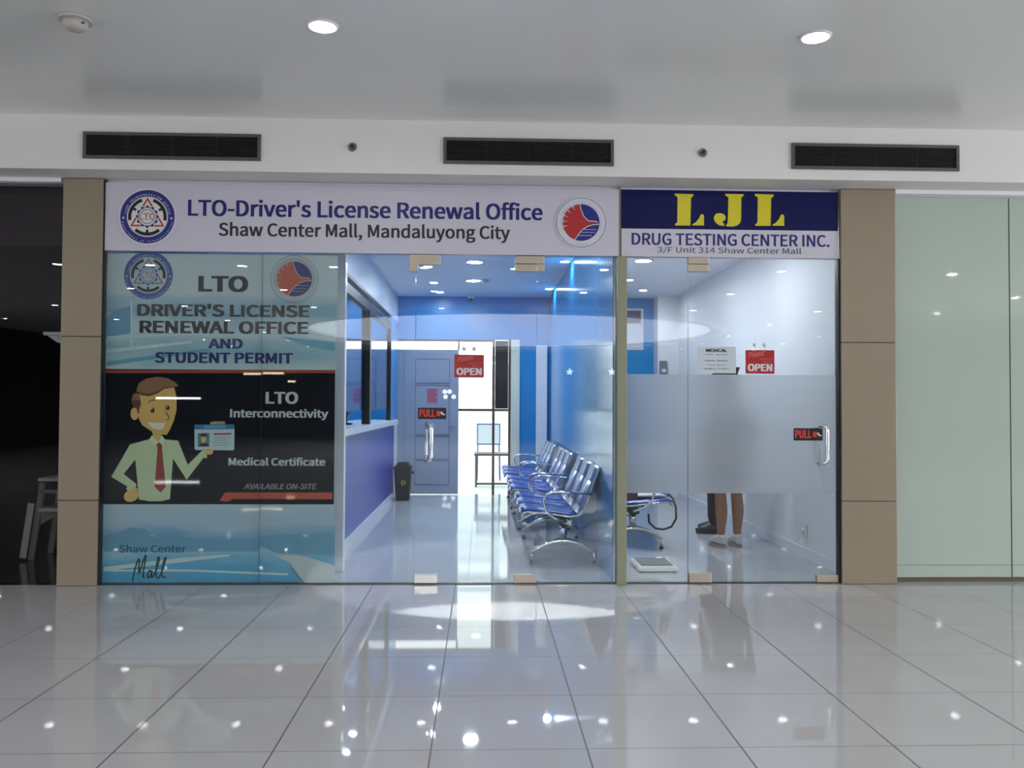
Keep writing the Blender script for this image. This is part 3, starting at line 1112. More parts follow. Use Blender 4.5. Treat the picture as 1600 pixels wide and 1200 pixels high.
def stroke(pts, w, m_, y):
    P = [onY(140 + a / 4.0, 780 + b / 4.0, y) for a, b in pts]
    ws = w / 4.0 / 212.0
    for (a, b) in zip(P[:-1], P[1:]):
        d = Vector((b[0] - a[0], b[1] - a[1]))
        L_ = d.length
        if L_ < 1e-6: continue
        d.normalize(); n = Vector((-d.y, d.x)) * ws / 2; d = d * ws * 0.3
        mb.flat([(a[0] - n.x - d.x, a[1] - n.y - d.y), (b[0] - n.x + d.x, b[1] - n.y + d.y), (b[0] + n.x + d.x, b[1] + n.y + d.y), (a[0] + n.x - d.x, a[1] + n.y - d.y)], y, m_)


stroke([(268, 510), (280, 450), (296, 395), (306, 375), (312, 380), (308, 430), (308, 462), (314, 455), (330, 400), (346, 358), (352, 350), (350, 372), (338, 440), (334, 482), (340, 490)], 10, mG, YL)
stroke([(384, 448), (372, 446), (362, 468), (362, 488), (370, 494), (382, 476), (390, 450)], 9, mG, YL)
stroke([(390, 450), (384, 478), (390, 490), (398, 482)], 9, mG, YL)
stroke([(398, 480), (418, 440), (434, 385), (436, 362), (428, 364), (420, 400), (414, 450), (416, 484), (424, 494), (438, 486)], 9, mG, YL)
stroke([(438, 486), (456, 440), (474, 385), (478, 364), (470, 366), (460, 400), (452, 450), (454, 482), (462, 492), (474, 484)], 9, mG, YL)
tag(mb.build('lettering', P0, flatface=True), 'dark green handwritten lettering at the foot')

# cartoon man, traced in the enlarged view (5.4545 x, origin 160,580)
KF = 1200 / 220.0
mb = MB()
LAYER = [0]


def cf(pts, m_):
    LAYER[0] += 1
    y = PY - 0.0008 - 0.00022 * LAYER[0]
    mb.flat([onY(160 + a / KF, 580 + b / KF, y) for a, b in pts], y, m_)


def cell(cx, cy, rx, ry, m_, n=20, rot=0.0):
    c_, s_ = math.cos(rot), math.sin(rot)
    cf([(cx + rx * math.cos(2 * PI * k / n) * c_ - ry * math.sin(2 * PI * k / n) * s_, cy + rx * math.cos(2 * PI * k / n) * s_ + ry * math.sin(2 * PI * k / n) * c_) for k in range(n)], m_)


mShirt = mat('print_shirt', '#b9c79f', rough=0.5)
mSkin = mat('print_skin', '#d6ab62', rough=0.5)
mHair = mat('print_hair', '#8a5f3f', rough=0.5)
mHairD = mat('print_hair_dark', '#5b3420', rough=0.5)
mTie = mat('print_tie', '#8e2f28', rough=0.5)
mEye = mat('print_eye', '#3a2c14', rough=0.5)
mLine = mat('print_line', '#7a5a25', rough=0.5)
mTeeth = mat('print_teeth', '#d9d5c8', rough=0.5)
# torso with both arms
cf([(398, 580), (425, 545), (500, 545), (535, 582), (645, 592), (728, 798), (858, 668), (893, 712), (890, 742), (862, 738), (718, 925), (602, 745), (575, 1090),
    (500, 1108), (400, 1108), (310, 1092), (300, 960), (280, 752), (182, 876), (290, 962), (285, 1000), (215, 1020), (200, 998), (215, 985), (75, 900), (235, 625)], mShirt)
cell(245, 1062, 64, 50, mSkin, rot=-0.35)
cf([(225, 1020), (270, 990), (300, 1000), (300, 1075), (250, 1085)], mSkin)
cf([(415, 500), (505, 520), (500, 560), (480, 600), (440, 560)], mSkin)            # neck
cf([(418, 548), (480, 605), (458, 640), (405, 585)], mat('print_collar', '#cdd5ba', rough=0.5))
cf([(505, 545), (480, 605), (505, 640), (535, 585)], mat('print_collar', '#cdd5ba', rough=0.5))
cf([(480, 604), (508, 625), (508, 660), (540, 985), (495, 1035), (445, 985), (470, 660), (460, 625)], mTie)
cell(275, 362, 36, 54, mSkin)                                                     # ear
cf([(320, 160), (420, 110), (560, 100), (612, 140), (632, 220), (632, 330), (610, 420), (575, 500), (548, 542), (500, 540), (420, 512), (340, 460), (312, 410), (300, 330), (310, 220)], mSkin)
cf([(318, 205), (290, 180), (262, 192), (248, 232), (250, 275), (268, 312), (290, 315), (302, 362), (315, 360), (312, 330), (330, 280)], mHairD)
cf([(292, 185), (265, 200), (250, 245), (320, 245), (320, 205)], mHair)
cf([(290, 170), (310, 105), (370, 65), (470, 46), (560, 60), (625, 98), (652, 128), (600, 140), (530, 150), (470, 190), (400, 214), (330, 205)], mHairD)
cf([(288, 168), (308, 104), (370, 64), (470, 46), (560, 60), (625, 98), (652, 126), (600, 132), (530, 138), (470, 172), (400, 192), (330, 186)], mHair)
cell(427, 334, 18, 21, mEye); cell(556, 311, 18, 21, mEye)
cell(421, 325, 5, 6, mTeeth); cell(550, 302, 5, 6, mTeeth)
cf([(388, 268), (405, 248), (430, 240), (455, 246), (448, 254), (428, 250), (408, 258), (396, 272)], mLine)
cf([(530, 332), (545, 350), (574, 388), (566, 412), (545, 420), (545, 412), (560, 404), (564, 390), (538, 360)], mLine)
cf([(386, 430), (440, 440), (540, 440), (520, 490), (470, 498), (430, 486), (405, 462)], mTeeth)
tag(mb.build('cartoon_figure', P0, flatface=True), 'smiling cartoon man in a pale shirt and red tie')
mb = MB()
LAYER[0] = 2
cf([(788, 455), (1120, 452), (1126, 462), (1124, 662), (1116, 674), (795, 672), (786, 662), (784, 464)], mat('print_card', '#b4c6cc', rough=0.5))
cf([(788, 455), (1120, 452), (1126, 462), (1126, 494), (784, 496), (784, 464)], mat('print_card_blue', '#2c6f98', rough=0.5))
cf([(865, 462), (1050, 460), (1050, 486), (865, 487)], mat('print_card_midblue', '#5f93b4', rough=0.5))
cf([(918, 436), (940, 428), (1040, 427), (1050, 446), (1030, 452), (920, 454)], mat('print_clip', '#9b9a72', rough=0.5))
cf([(812, 528), (912, 526), (912, 642), (812, 644)], mat('print_photo', '#4f7f8c', rough=0.5))
cf([(818, 642), (835, 615), (890, 612), (908, 640)], mEye)
cf([(840, 560), (884, 560), (880, 600), (862, 616), (846, 600)], mSkin)
cf([(834, 560), (840, 535), (862, 528), (888, 536), (890, 560), (862, 552)], mEye)
cf([(948, 528), (1098, 526), (1098, 540), (948, 542)], mat('print_card_red', '#a8403c', rough=0.5))
for k in range(4):
    cf([(948, 562 + k * 22), (1090 - 25 * (k % 2), 562 + k * 22), (1090 - 25 * (k % 2), 569 + k * 22), (948, 569 + k * 22)], mat('print_card_line', '#8ba5b0', rough=0.5))
cell(915, 688, 30, 24, mSkin, rot=-0.2)
cf([(848, 668), (905, 664), (930, 690), (880, 705)], mSkin)
tag(mb.build('id_card', P0, flatface=True), 'printed blue and white ID card held up on the hand')
c = onY(232, 430, PY); emblem_gear(P0, c[0], c[1], 40.5 / 211.0, PY - 0.0006, dull=True)
c = onY(460, 436, PY); emblem_wing(P0, c[0], c[1], 39 / 211.0, PY - 0.0006, dull=True)

# ------------------------------------------------------------------ hanging OPEN signs and paper notice
def open_sign(pl, pt, pr, pb, label):
    y = 0.030
    x0, z1 = onY(pl, pt, y); x1, z0 = onY(pr, pb, y)
    t = thing('open_sign', label, 'sign', ((x0 + x1) / 2, y, z0), 'red OPEN signs')
    mb = MB(); mb.box(x0, x1, y, y + 0.004, z0, z1, mat('open_sign_red', '#a81a1c', rough=0.35)); mb.build('sign_board', t)
    w, h = x1 - x0, z1 - z0
    mb = MB(); text_fit(mb, 'OPEN', x0 + .07 * w, x0 + .93 * w, z0 + .1 * h, z0 + .42 * h, y - 0.001, mat('open_white', '#d8cfd2', rough=0.5), bold=0.035)
    tag(mb.build('lettering', t, flatface=True), 'white OPEN lettering')
    mb = MB()
    pk = mat('open_pink', '#c9605c', rough=0.5)
    me = text_mesh('Please', 0.01, 0.3); a, b, c_, d_ = bounds(me)
    sx = 0.55 * w / (b - a); sz = 0.26 * h / (d_ - c_)
    ca, sa = math.cos(0.2), math.sin(0.2)
    mb.mesh(me, Matrix(((sx * ca, -sz * sa, 0, x0 + .1 * w), (0, 0, 0, y - 0.001), (sx * sa, sz * ca, 0, z0 + .66 * h), (0, 0, 0, 1))), pk)
    text_fit(mb, 'Come in', x0 + .5 * w, x0 + .92 * w, z0 + .58 * h, z0 + .68 * h, y - 0.001, pk, bold=0.01)
    text_fit(mb, 'We\u0027re', x0 + .62 * w, x0 + .9 * w, z0 + .47 * h, z0 + .57 * h, y - 0.001, pk, bold=0.01)
    tag(mb.build('lettering', t, flatface=True), 'small pink script')
    for k in (0.33, 0.67):
        mb = MB()
        xx = x0 + k * w
        mb.lathe((xx, 0.034, z1 + 0.045), [(0.016, 0.010), (0.013, 0.003), (0.005, -0.002)], mat('clear_suction', '#e3e6e8', rough=0.15), seg=16, axis='Y')
        mb.tube([(xx, y, z1 + 0.04), (xx, y - 0.004, z1 + 0.02), (xx, y - 0.002, z1 - 0.012), (xx, y + 0.002, z1 - 0.012)], 0.0018, M_steel, seg=6)
        mb.build('suction_hook', t)


open_sign(710, 554, 756, 590, 'red OPEN sign hooked on the clear glass door over the bright entrance')
open_sign(1165, 547, 1210, 584, 'red OPEN sign hooked on the frosted door beside the white notice')

y = 0.0425
x0, z1 = onY(1089, 541.5, y); x1, z0 = onY(1150, 583.5, y)
t = thing('paper_notice', 'pale paper notice headed MEDICAL taped on the frosted glass door', 'notice', ((x0 + x1) / 2, y, z0))
mb = MB(); mb.box(x0, x1, y, y + 0.0012, z0, z1, mat('notice_paper', '#c3ccd2', rough=0.6)); mb.build('paper_sheet', t)
mb = MB()
w, h = x1 - x0, z1 - z0
text_fit(mb, 'MEDICAL', x0 + .23 * w, x0 + .77 * w, z1 - .2 * h, z1 - .08 * h, y - 0.0006, M_ink, bold=0.03)
gi = mat('faint_ink', '#8d9397', rough=0.6); gd = mat('mid_ink', '#6a7075', rough=0.6)
rows = [(.21, .43, .30, gi), (.49, .78, .30, gi), (.20, .48, .53, gd), (.51, .79, .53, gd), (.27, .47, .69, gi), (.51, .74, .69, gi), (.19, .5, .83, gd), (.53, .82, .83, gd)]
for a, b, zf, m_ in rows:
    zc = z1 - zf * h
    n = int((b - a) * 38)
    for k in range(n):
        xa_ = x0 + (a + (b - a) * k / n) * w; xb_ = xa_ + (b - a) / n * w * random.uniform(.45, .8); hh = .022 * h * random.uniform(.7, 1.2)
        mb.flat([(xa_, zc - hh), (xb_, zc - hh), (xb_, zc + hh), (xa_, zc + hh)], y - 0.0006, m_)
tag(mb.build('lettering', t, flatface=True), 'black printed lines')

# ------------------------------------------------------------------ bulkhead fixtures
def air_vent(pa, pb, label):
    x0, z1 = onY(pa[0], pa[1], BY - 0.01); x1, z0 = onY(pb[0], pb[1], BY - 0.01)
    _, z1b = onY(pb[0], pb[1] - (pb[1] - pa[1]), BY)
    zc = 3.125
    z0, z1 = zc - 0.094, zc + 0.094
    t = thing('air_vent', label, 'vent', ((x0 + x1) / 2, BY, z0), 'bulkhead air vents')
    fw = 0.022
    mb = MB()
    mb.box(x0, x1, BY - 0.014, BY - 0.0005, z0, z0 + fw, M_grille); mb.box(x0, x1, BY - 0.014, BY - 0.0005, z1 - fw, z1, M_grille)
    mb.box(x0, x0 + fw, BY - 0.0138, BY - 0.0005, z0 + fw, z1 - fw, M_grille); mb.box(x1 - fw, x1, BY - 0.0138, BY - 0.0005, z0 + fw, z1 - fw, M_grille)
    mb.build('vent_frame', t)
    mb = MB(); mb.box(x0 + fw, x1 - fw, BY - 0.002, BY - 0.0004, z0 + fw, z1 - fw, M_void); mb.build('duct_back', t)
    mb = MB()
    n = 9
    for k in range(n):
        z = z0 + fw + (z1 - z0 - 2 * fw) * (k + .5) / n
        mb.obox(((x0 + x1) / 2, BY - 0.0072, z), (x1 - x0 - 2 * fw, 0.010, 0.0022), (0.6, 0, 0), M_slat)
    for k in (1, 2, 3):
        xx = x0 + (x1 - x0) * k / 4
        mb.box(xx - 0.004, xx + 0.004, BY - 0.004, BY - 0.002, z0 + fw, z1 - fw, M_slat)
    mb.build('louvre_slats', t)


air_vent((130, 200), (407, 248), 'dark louvred air vent above the licence office seal, at the left')
air_vent((693, 212), (959, 259), 'dark louvred air vent above the end of the long white sign')
air_vent((1237, 219), (1499, 263), 'dark louvred air vent above the right tan pillar')
for i, (px, py, lb) in enumerate(((551, 230, 'small round sprinkler nozzle between the left and middle air vents'), (1098, 239, 'small round sprinkler nozzle between the middle and right air vents'))):
    x, z = onY(px, py, BY)
    t = thing('sprinkler_head', lb, 'sprinkler', (x, BY, z), 'bulkhead sprinklers')
    mb = MB(); mb.lathe((x, BY, z), [(0.030, -0.0005), (0.032, -0.006), (0.024, -0.010), (0.020, -0.004)], mat('nickel', '#8a8680', rough=0.35, metal=0.6), seg=24, axis='Y'); mb.build('escutcheon', t)
    mb = MB(); mb.lathe((x, BY, z), [(0.009, -0.004), (0.009, -0.024), (0.014, -0.026), (0.014, -0.030), (0.003, -0.033)], mat('dark_nickel', '#3a3836', rough=0.4, metal=0.6), seg=16, axis='Y'); mb.build('nozzle', t)

# smoke detector on mall ceiling
t = thing('smoke_detector', 'round off-white smoke detector on the mall ceiling at the top left', 'smoke detector', (-2.15, -1.75, CZ))
mD = mat('detector_plastic', '#bdb8b2', rough=0.45)
mb = MB(); mb.lathe((-2.15, -1.75, CZ), [(0.085, -0.0005), (0.085, -0.012), (0.078, -0.016)], mD, seg=32); mb.build('mounting_base', t)
mb = MB(); mb.lathe((-2.15, -1.75, CZ), [(0.066, -0.016), (0.060, -0.040), (0.046, -0.058), (0.02, -0.062), (0.001, -0.062)], mD, seg=32); mb.build('sensor_head', t)
mb = MB(); mb.lathe((-2.09, -1.79, CZ - 0.035), [(0.007, 0.0), (0.007, -0.006), (0.001, -0.007)], M_black, seg=10); mb.build('indicator', t)


def downlight(loc, r, lens, label, group, cat='downlight'):
    x, y, z = loc
    t = thing('ceiling_downlight', label, cat, loc, group)
    mb = MB(); mb.lathe((x, y, z), [(r, -0.0005), (r * 1.22, -0.0005), (r * 1.22, -0.006), (r * 1.02, -0.010), (r, -0.004)], M_white, seg=28, caps=False); mb.build('trim_ring', t)
    mb = MB(); mb.lathe((x, y, z), [(0.0001, -0.004), (r, -0.004)], lens, seg=24, caps=False); o = mb.build('lens', t)
    for p in o.data.polygons:
        pass
    return t


DL = downlight((-0.862, -1.729, CZ), 0.07, M_lens, 'bright round downlight in the mall ceiling at the upper left centre', 'mall ceiling downlights')
k0 = (-0.862, -1.729)
first = {(1, 0): 'bright round downlight in the mall ceiling at the upper right'}
for j, yy in enumerate((-1.72, -6.2, -8.8, -11.5, -14.5, -18.0, -21.0, -24.0)):
    for i in (range(-4, 5) if j != 1 else [q * 0.5 for q in range(-8, 9)]):  # row behind the camera doubled with added lamps to brighten the ceiling
        xx = -0.862 + 2.67 * i
        if (i, j) == (0, 0):
            continue
        if j >= 2 and (xx - RC[0]) ** 2 + (yy - RC[1]) ** 2 < 6.3 ** 2:
            continue
        if j == 0 and i not in (1, -3, 4):
            continue
        copy_tree(DL, loc=(xx, yy, CZ), label=first.get((i, j), 'round downlight in the mall ceiling outside the view, some added, seen mirrored in the glass'))

# round atrium behind the camera: mirrored as a pale ellipse in the glass and a bright arc in the floor
mb = MB(); mb.lathe((RC[0], RC[1], 0), [(RR, CZ), (RR, 5.5)], M_white, seg=96, caps=False)
mb.lathe((RC[0], RC[1], 0), [(RR, 6.8), (RR, 7.2), (0.001, 7.2)], M_white, seg=96, caps=False)
struct(mb, 'wall_atrium', 'white drum of the round atrium opening mirrored as a pale ellipse in the glass')
mb = MB(); mb.lathe((RC[0], RC[1], 0), [(RR, 5.5), (RR, 6.8)], lamp_mat('clerestory_daylight', (0.95, 0.98, 1.0), SKY_GLOW), seg=96, caps=False)
struct(mb, 'window_14', 'daylit glazing around the top of the round atrium, mirrored as a bright arc in the floor', cat='window')
mb = MB(); mb.lathe((RC[0], RC[1], 0), [(RR + .34, CZ - .09), (RR + .42, CZ - .09), (RR + .42, CZ - .001), (RR + .34, CZ - .001), (RR + .34, CZ - .09)], M_white, seg=96, caps=False)
struct(mb, 'trim_10', 'white ceiling moulding around the round atrium opening')

# far shopfront lights mirrored in the glass
mT = lamp_mat('tube_glow', (0.95, 0.97, 1.0), 16.0)
mTw = lamp_mat('warm_tube_glow', (1.0, 0.82, 0.55), 10.0)


def mirror_pt(px, py, y):
    """point in the mall (depth y<0) whose mirror image in the glass plane falls on this pixel"""
    return onY(px, py, 0.1 - y)


def far_tube(px0, px1, py, y, m_, label):
    x0, z = mirror_pt(px0, py, y); x1, _ = mirror_pt(px1, py, y)
    t = thing('tube_light', label, 'tube light', ((x0 + x1) / 2, y, z), 'tube lights across the mall')
    mb = MB(); mb.tube([(x0, y, z), (x1, y, z)], 0.035, m_, seg=8); mb.build('tube', t)
    mb = MB(); mb.box(x0 - .03, x1 + .03, y - 0.09, y - 0.04, z - 0.05, z + 0.05, M_white); mb.build('fitting', t)
    for xx in (x0 + .02, x1 - .02):
        mb = MB(); mb.tube([(xx, y - 0.06, z + .05), (xx, y - 0.06, CZ)], 0.006, M_black, seg=6); mb.build('hanger_rod', t)


lbT = 'white tube light hanging across the mall, seen mirrored in the poster'
far_tube(244, 313, 622, -24, mT, lbT)
far_tube(381, 409, 584, -23, mTw, lbT)
far_tube(411, 443, 583, -23.6, mTw, lbT)
far_tube(450, 461, 596, -25, mTw, lbT)
# parol-like star lanterns
for px, py, lb in ((890, 581, 'white star lantern across the mall, mirrored left in the office glass'), (956, 581, 'white star lantern across the mall, mirrored near the olive post')):
    yq = -20.0
    x, z = mirror_pt(px, py, yq)
    t = thing('star_lantern', lb, 'lantern', (x, yq, z), 'star lanterns')
    pts = []
    for k in range(10):
        rr = 0.125 if k % 2 == 0 else 0.055
        a = PI / 2 + k * PI / 5
        pts.append((x + rr * math.cos(a), z + rr * math.sin(a)))
    mb = MB(); mb.prism(pts, yq - 0.03, yq + 0.03, lamp_mat('star_glow', (1, 0.98, 0.95), 9.0)); mb.build('star_body', t)
    mb = MB(); mb.tube([(x, yq, z + 0.12), (x, yq, CZ)], 0.004, M_black, seg=6); mb.build('cord', t)
for px, py in ((695, 612), (702.5, 612), (696, 620), (709, 620)):
    yq = -19.0 if py < 615 else -19.6
    x, z = mirror_pt(px, py, yq)
    t = thing('globe_lamp', 'small white globe lamp across the mall, one of four mirrored near the grey door', 'lamp', (x, yq, z), 'globe lamps across the mall')
    mb = MB(); mb.lathe((x, yq, z), [(0.001, -0.07)] + [(0.07 * math.sin(PI * k / 8), -0.07 * math.cos(PI * k / 8)) for k in range(1, 8)] + [(0.001, 0.07)], lamp_mat('globe_glow', (0.95, 0.97, 1.0), 12.0), seg=16, caps=False); mb.build('globe', t)
    mb = MB(); mb.tube([(x, yq, z + 0.07), (x, yq, CZ)], 0.004, M_black, seg=6); mb.build('cord', t)

# ------------------------------------------------------------------ office lights
lbo = {0: 'wide round downlight of the office ceiling nearest the glass door', 1: 'wide round downlight of the office ceiling further back'}
OD = downlight((-0.09, 3.12, OC), 0.085, M_olens, lbo[0], 'office downlights')
copy_tree(OD, loc=(-0.12, 4.54, OC), label=lbo[1])
copy_tree(OD, loc=(-0.09, 1.6, OC), label='wide round office downlight added out of view above the long sign')  # unseen lamp added to light the front of the office
copy_tree(OD, loc=(1.75, 2.92, OC), label='wide round downlight in the testing centre beside the olive post')
copy_tree(OD, loc=(1.9, 1.5, OC), label='round downlight added out of view above the yellow lettered sign')  # unseen lamp added to brighten the testing centre
OS = downlight((-0.63, 3.46, OC), 0.05, M_olens, 'small round downlight near the teller windows, nearest of three', 'office downlights')
for (x, y_, lb) in ((-0.63, 4.74, 'small round downlight near the teller windows, middle of three'), (-0.60, 5.68, 'small round downlight near the teller windows, furthest of three'),
                    (0.90, 3.02, 'small round downlight throwing a bright streak on the blue wall, nearer one'), (0.90, 5.24, 'small round downlight throwing a bright streak on the blue wall, further one'),
                    (0.90, 0.9, 'small round downlight added by the blue wall, out of view above the sign'),  # unseen lamp added for more light near the front
                    (1.84, 4.34, 'small round downlight in the testing centre close to the olive post'), (2.2, 5.28, 'small round downlight in the testing centre near the blue back wall')):
    copy_tree(OS, loc=(x, y_, OC), label=lb)
for k, (yy) in enumerate((3.4, 4.2, 4.75, 5.6)):
    copy_tree(OS, loc=(-1.62, yy, OC), label='downlight behind the teller glass, %s of a row of four' % ('nearest', 'second', 'third', 'furthest')[k], group='teller room downlights')
t = thing('smoke_detector', 'small smoke detector on the office ceiling beside the wide downlight', 'smoke detector', (0.03, 4.47, OC))
mb = MB(); mb.lathe((0.03, 4.47, OC), [(0.05, -0.0005), (0.05, -0.012), (0.042, -0.03), (0.02, -0.038), (0.001, -0.038)], mD, seg=24); mb.build('sensor_head', t)
mb = MB(); mb.lathe((0.03, 4.47, OC), [(0.058, -0.0004), (0.058, -0.006)], mD, seg=24); mb.build('mounting_base', t)
# small camera dome high on back wall
x, z = onY(736, 466, YB)
t = thing('security_camera', 'small white dome camera at the top of the blue back wall', 'camera', (x, YB, z))
mb = MB(); mb.lathe((x, YB - 0.03, OC), [(0.05, -0.0005), (0.05, -0.02), (0.045, -0.03)], M_wplastic, seg=20); mb.build('housing', t)
mb = MB(); mb.lathe((x, YB - 0.03, OC), [(0.036, -0.03), (0.032, -0.05), (0.018, -0.062), (0.001, -0.065)], M_black, seg=20); mb.build('dome', t)

# ------------------------------------------------------------------ teller counter
t = thing('service_counter', 'long violet blue service counter with a white top along the left wall', 'counter', (-1.3, 3.6, 0))
mb = MB(); mb.box(-1.62, XT, 0.60, 5.74, 0.09, 1.035, M_counter); mb.build('body', t)
mb = MB(); mb.box(-1.62, XT + 0.012, 0.60, 5.74, 0.0, 0.09, M_whitegloss); mb.build('kickboard', t)
mb = MB(); mb.box(-1.75, XT + 0.06, 0.60, 5.745, 1.036, 1.10, M_top, bev=0.006); mb.build('counter_top', t)
# teller window
t = thing('teller_window', 'black framed teller window above the service counter', 'window', (-1.27, 3.5, 1.1))
mb = MB()
mb.box(-1.295, XT, 0.60, 5.31, 2.34, 2.43, M_black)
mb.box(-1.295, XT, 0.60, 5.31, 2.49, 2.519, M_black)
mb.box(-1.295, XT, 0.60, 0.66, 1.101, 2.34, M_black)
mb.box(-1.295, XT, 5.27, 5.31, 1.101, 2.34, M_black)
mb.build('window_frame', t)
mb = MB(); mb.box(-1.30, -1.215, 2.98, 3.09, 1.101, 2.34, M_black); mb.build('mullion', t)
for a, b in ((0.66, 2.98), (3.09, 5.27)):
    mb = MB(); mb.box(-1.27, -1.262, a, b, 1.25, 2.34, M_tglass); mb.build('glass_pane', t)
mb = MB(); mb.box(-1.27, -1.262, 0.60, 5.31, 2.43, 2.49, M_tglass); mb.build('transom_glass', t)
# things on counter inside
for (y_, h_, lb) in ((2.1, 0.10, 'small dark object on the counter near the front post'), (2.75, 0.12, 'small dark object on the counter by the black window post')):
    t = thing('card_holder', lb, 'card holder', (-1.42, y_, 1.10), 'dark objects on the counter')
    mb = MB(); mb.box(-1.47, -1.37, y_ - .06, y_ + .06, 1.101, 1.12, M_black, bev=0.004); mb.build('base', t)
    mb = MB(); mb.obox((-1.42, y_, 1.12 + h_ / 2), (0.02, 0.1, h_), (0, 0.2, 0), M_black, bev=0.003); mb.build('back_plate', t)

# waste bin
bx, by = -1.08, 5.5
t = thing('waste_bin', 'black swing-lid waste bin at the far end of the counter', 'bin', (bx, by, 0))
mB = mat('bin_plastic', '#15161a', rough=0.4)
mb = MB(); 
z0_, z1_ = 0.001, 0.43
for q0, q1 in ((0, 1),):
    P0_ = [(bx - .09, by - .10), (bx + .09, by - .10), (bx + .09, by + .10), (bx - .09, by + .10)]
    P1_ = [(bx - .115, by - .13), (bx + .115, by - .13), (bx + .115, by + .13), (bx - .115, by + .13)]
    A = [mb.bm.verts.new((*p, z0_)) for p in P0_]; B = [mb.bm.verts.new((*p, z1_)) for p in P1_]
    i_ = mb.mi(mB)
    for k in range(4):
        mb.bm.faces.new((A[k], A[(k + 1) % 4], B[(k + 1) % 4], B[k]))
    mb.bm.faces.new(A[::-1]); mb.bm.faces.new(B)
    bmesh.ops.bevel(mb.bm, geom=list(mb.bm.edges), offset=0.015, segments=2, affect='EDGES', profile=0.5)
mb.build('body', t)
mb = MB(); mb.box(bx - .122, bx + .122, by - .137, by + .137, .431, .465, mB, bev=0.01)
mb.prism([(bx - .105, .465), (bx + .105, .465), (bx + .06, .52), (bx - .06, .52)], by - .11, by + .11, mB); mb.build('lid', t)
mb = MB(); mb.box(bx + .122, bx + .15, by - .03, by + .03, .36, .40, mB, bev=0.006); mb.build('handle', t)
mb = MB()
mGr = mat('recycle_green', '#93a83a', rough=0.5)
cx, cz = bx + 0.015, .25
for k in range(3):
    a = PI / 2 + k * 2 * PI / 3
    p = (cx + .022 * math.cos(a), cz + .022 * math.sin(a)); u = (-math.sin(a), math.cos(a)); v = (math.cos(a), math.sin(a))
    mb.flat([(p[0] + u[0] * s_ + v[0] * w_, p[1] + u[1] * s_ + v[1] * w_) for s_, w_ in ((-.024, -.008), (.012, -.008), (.012, -.016), (.03, .002), (.012, .018), (.012, .008), (-.024, .008))], by - .1175 - 0.002, mGr)
tag(mb.build('recycling_mark', t, flatface=True), 'yellow green recycling mark')

# ------------------------------------------------------------------ back entrance
D3 = thing('door_3', 'grey panelled door beside the bright back entrance', 'door', (-0.75, YB, 0), kind='structure')
mb = MB(); mb.box(-1.14, -0.345, YB, YB + 0.045, 0.01, 2.085, M_grdoor, bev=0.003); mb.build('door_leaf', D3)
mGl = mat('grey_door_line', '#5f6880', rough=0.45)
mb = MB()
for (z0_, z1_) in ((1.623, 1.985), (0.866, 1.60), (0.511, 0.85), (0.14, 0.495)):
    xa_, xb_ = -0.978, -0.475
    mb.box(xa_ + .012, xb_ - .012, YB - 0.004, YB - 0.0005, z0_ + .012, z1_ - .012, M_grdoor)
    for bx4 in ((xa_, xb_, z0_, z0_ + .009), (xa_, xb_, z1_ - .009, z1_), (xa_, xa_ + .009, z0_ + .009, z1_ - .009), (xb_ - .009, xb_, z0_ + .009, z1_ - .009)):
        mb.box(bx4[0], bx4[1], YB - 0.006, YB - 0.0005, bx4[2], bx4[3], mGl)
mb.build('door_panels', D3)
mb = MB(); mb.tube([(-0.40, YB, 0.99), (-0.40, YB - .04, 0.99), (-0.46, YB - .045, 0.985)], 0.009, M_chrome, seg=10); mb.build('door_handle', D3)
mb = MB()
x0, z1 = onY(667, 607, YB - .01); x1, z0 = onY(684, 630, YB - .01)
mb.box(x0, x1, YB - .010, YB - .0085, z0, z1, mat('pink_poster', '#b06a86', rough=0.6))
for k in range(7):
    zz = z1 - (z1 - z0) * (k + .8) / 8
    mb.box(x0 + .015, x1 - .015 - .03 * (k % 3 == 1), YB - .0108, YB - .010, zz - .008, zz + .004, mat('pink_poster_line', '#8a3f5c' if True else '', rough=0.6))
o = mb.build('paper_notice', loc=((x0 + x1) / 2, YB - .01, z0)); tag(o, 'pink printed notice taped on the grey back door', 'notice')
# storefront of the back entrance
mb = MB()
mb.box(0.148, 0.186, YB + 0.01, YB + 0.06, 0.0, 2.27, M_brown)
mb.box(0.385, 0.42, YB + 0.01, YB + 0.06, 0.0, 2.27, M_brown)
mb.box(-0.345, 0.148, YB + 0.012, YB + 0.058, 1.22, 1.255, M_brown)
mb.box(0.186, 0.385, YB + 0.012, YB + 0.058, 1.22, 1.255, M_brown)
mb.box(-1.24, 0.148, YB + 0.01, YB + 0.06, 2.24, 2.27, M_brown)
mb.box(-1.24, -0.345, YB + 0.02, YB + 0.06, 2.088, 2.12, M_grdoor)
mb.box(-1.24, -1.142, YB + 0.0, YB + 0.06, 0.0, 2.087, M_grdoor)
mb.box(-0.36, -0.335, YB + 0.012, YB + 0.058, 2.12, 2.24, M_brown)
o = mb.build('window_frame_back'); tag(o, 'brown metal frame of the bright back entrance', 'window', kind='structure')
mb = MB(); mb.box(0.19, 0.382, YB + 0.03, YB + 0.04, 1.26, 2.26, mat('smoked_panel', '#2b2829', rough=0.15)); o = struct(mb, 'window_10', 'smoked dark upper panel of the back entrance', cat='window')
mb = MB(); mb.box(-0.343, 0.146, YB + 0.03, YB + 0.04, 0.01, 1.218, M_glass); mb.box(-0.343, 0.146, YB + 0.03, YB + 0.04, 1.257, 2.238, M_glass); mb.box(0.188, 0.383, YB + 0.03, YB + 0.04, 0.01, 1.218, M_glass)
struct(mb, 'window_11', 'clear glass of the bright back entrance', cat='window')
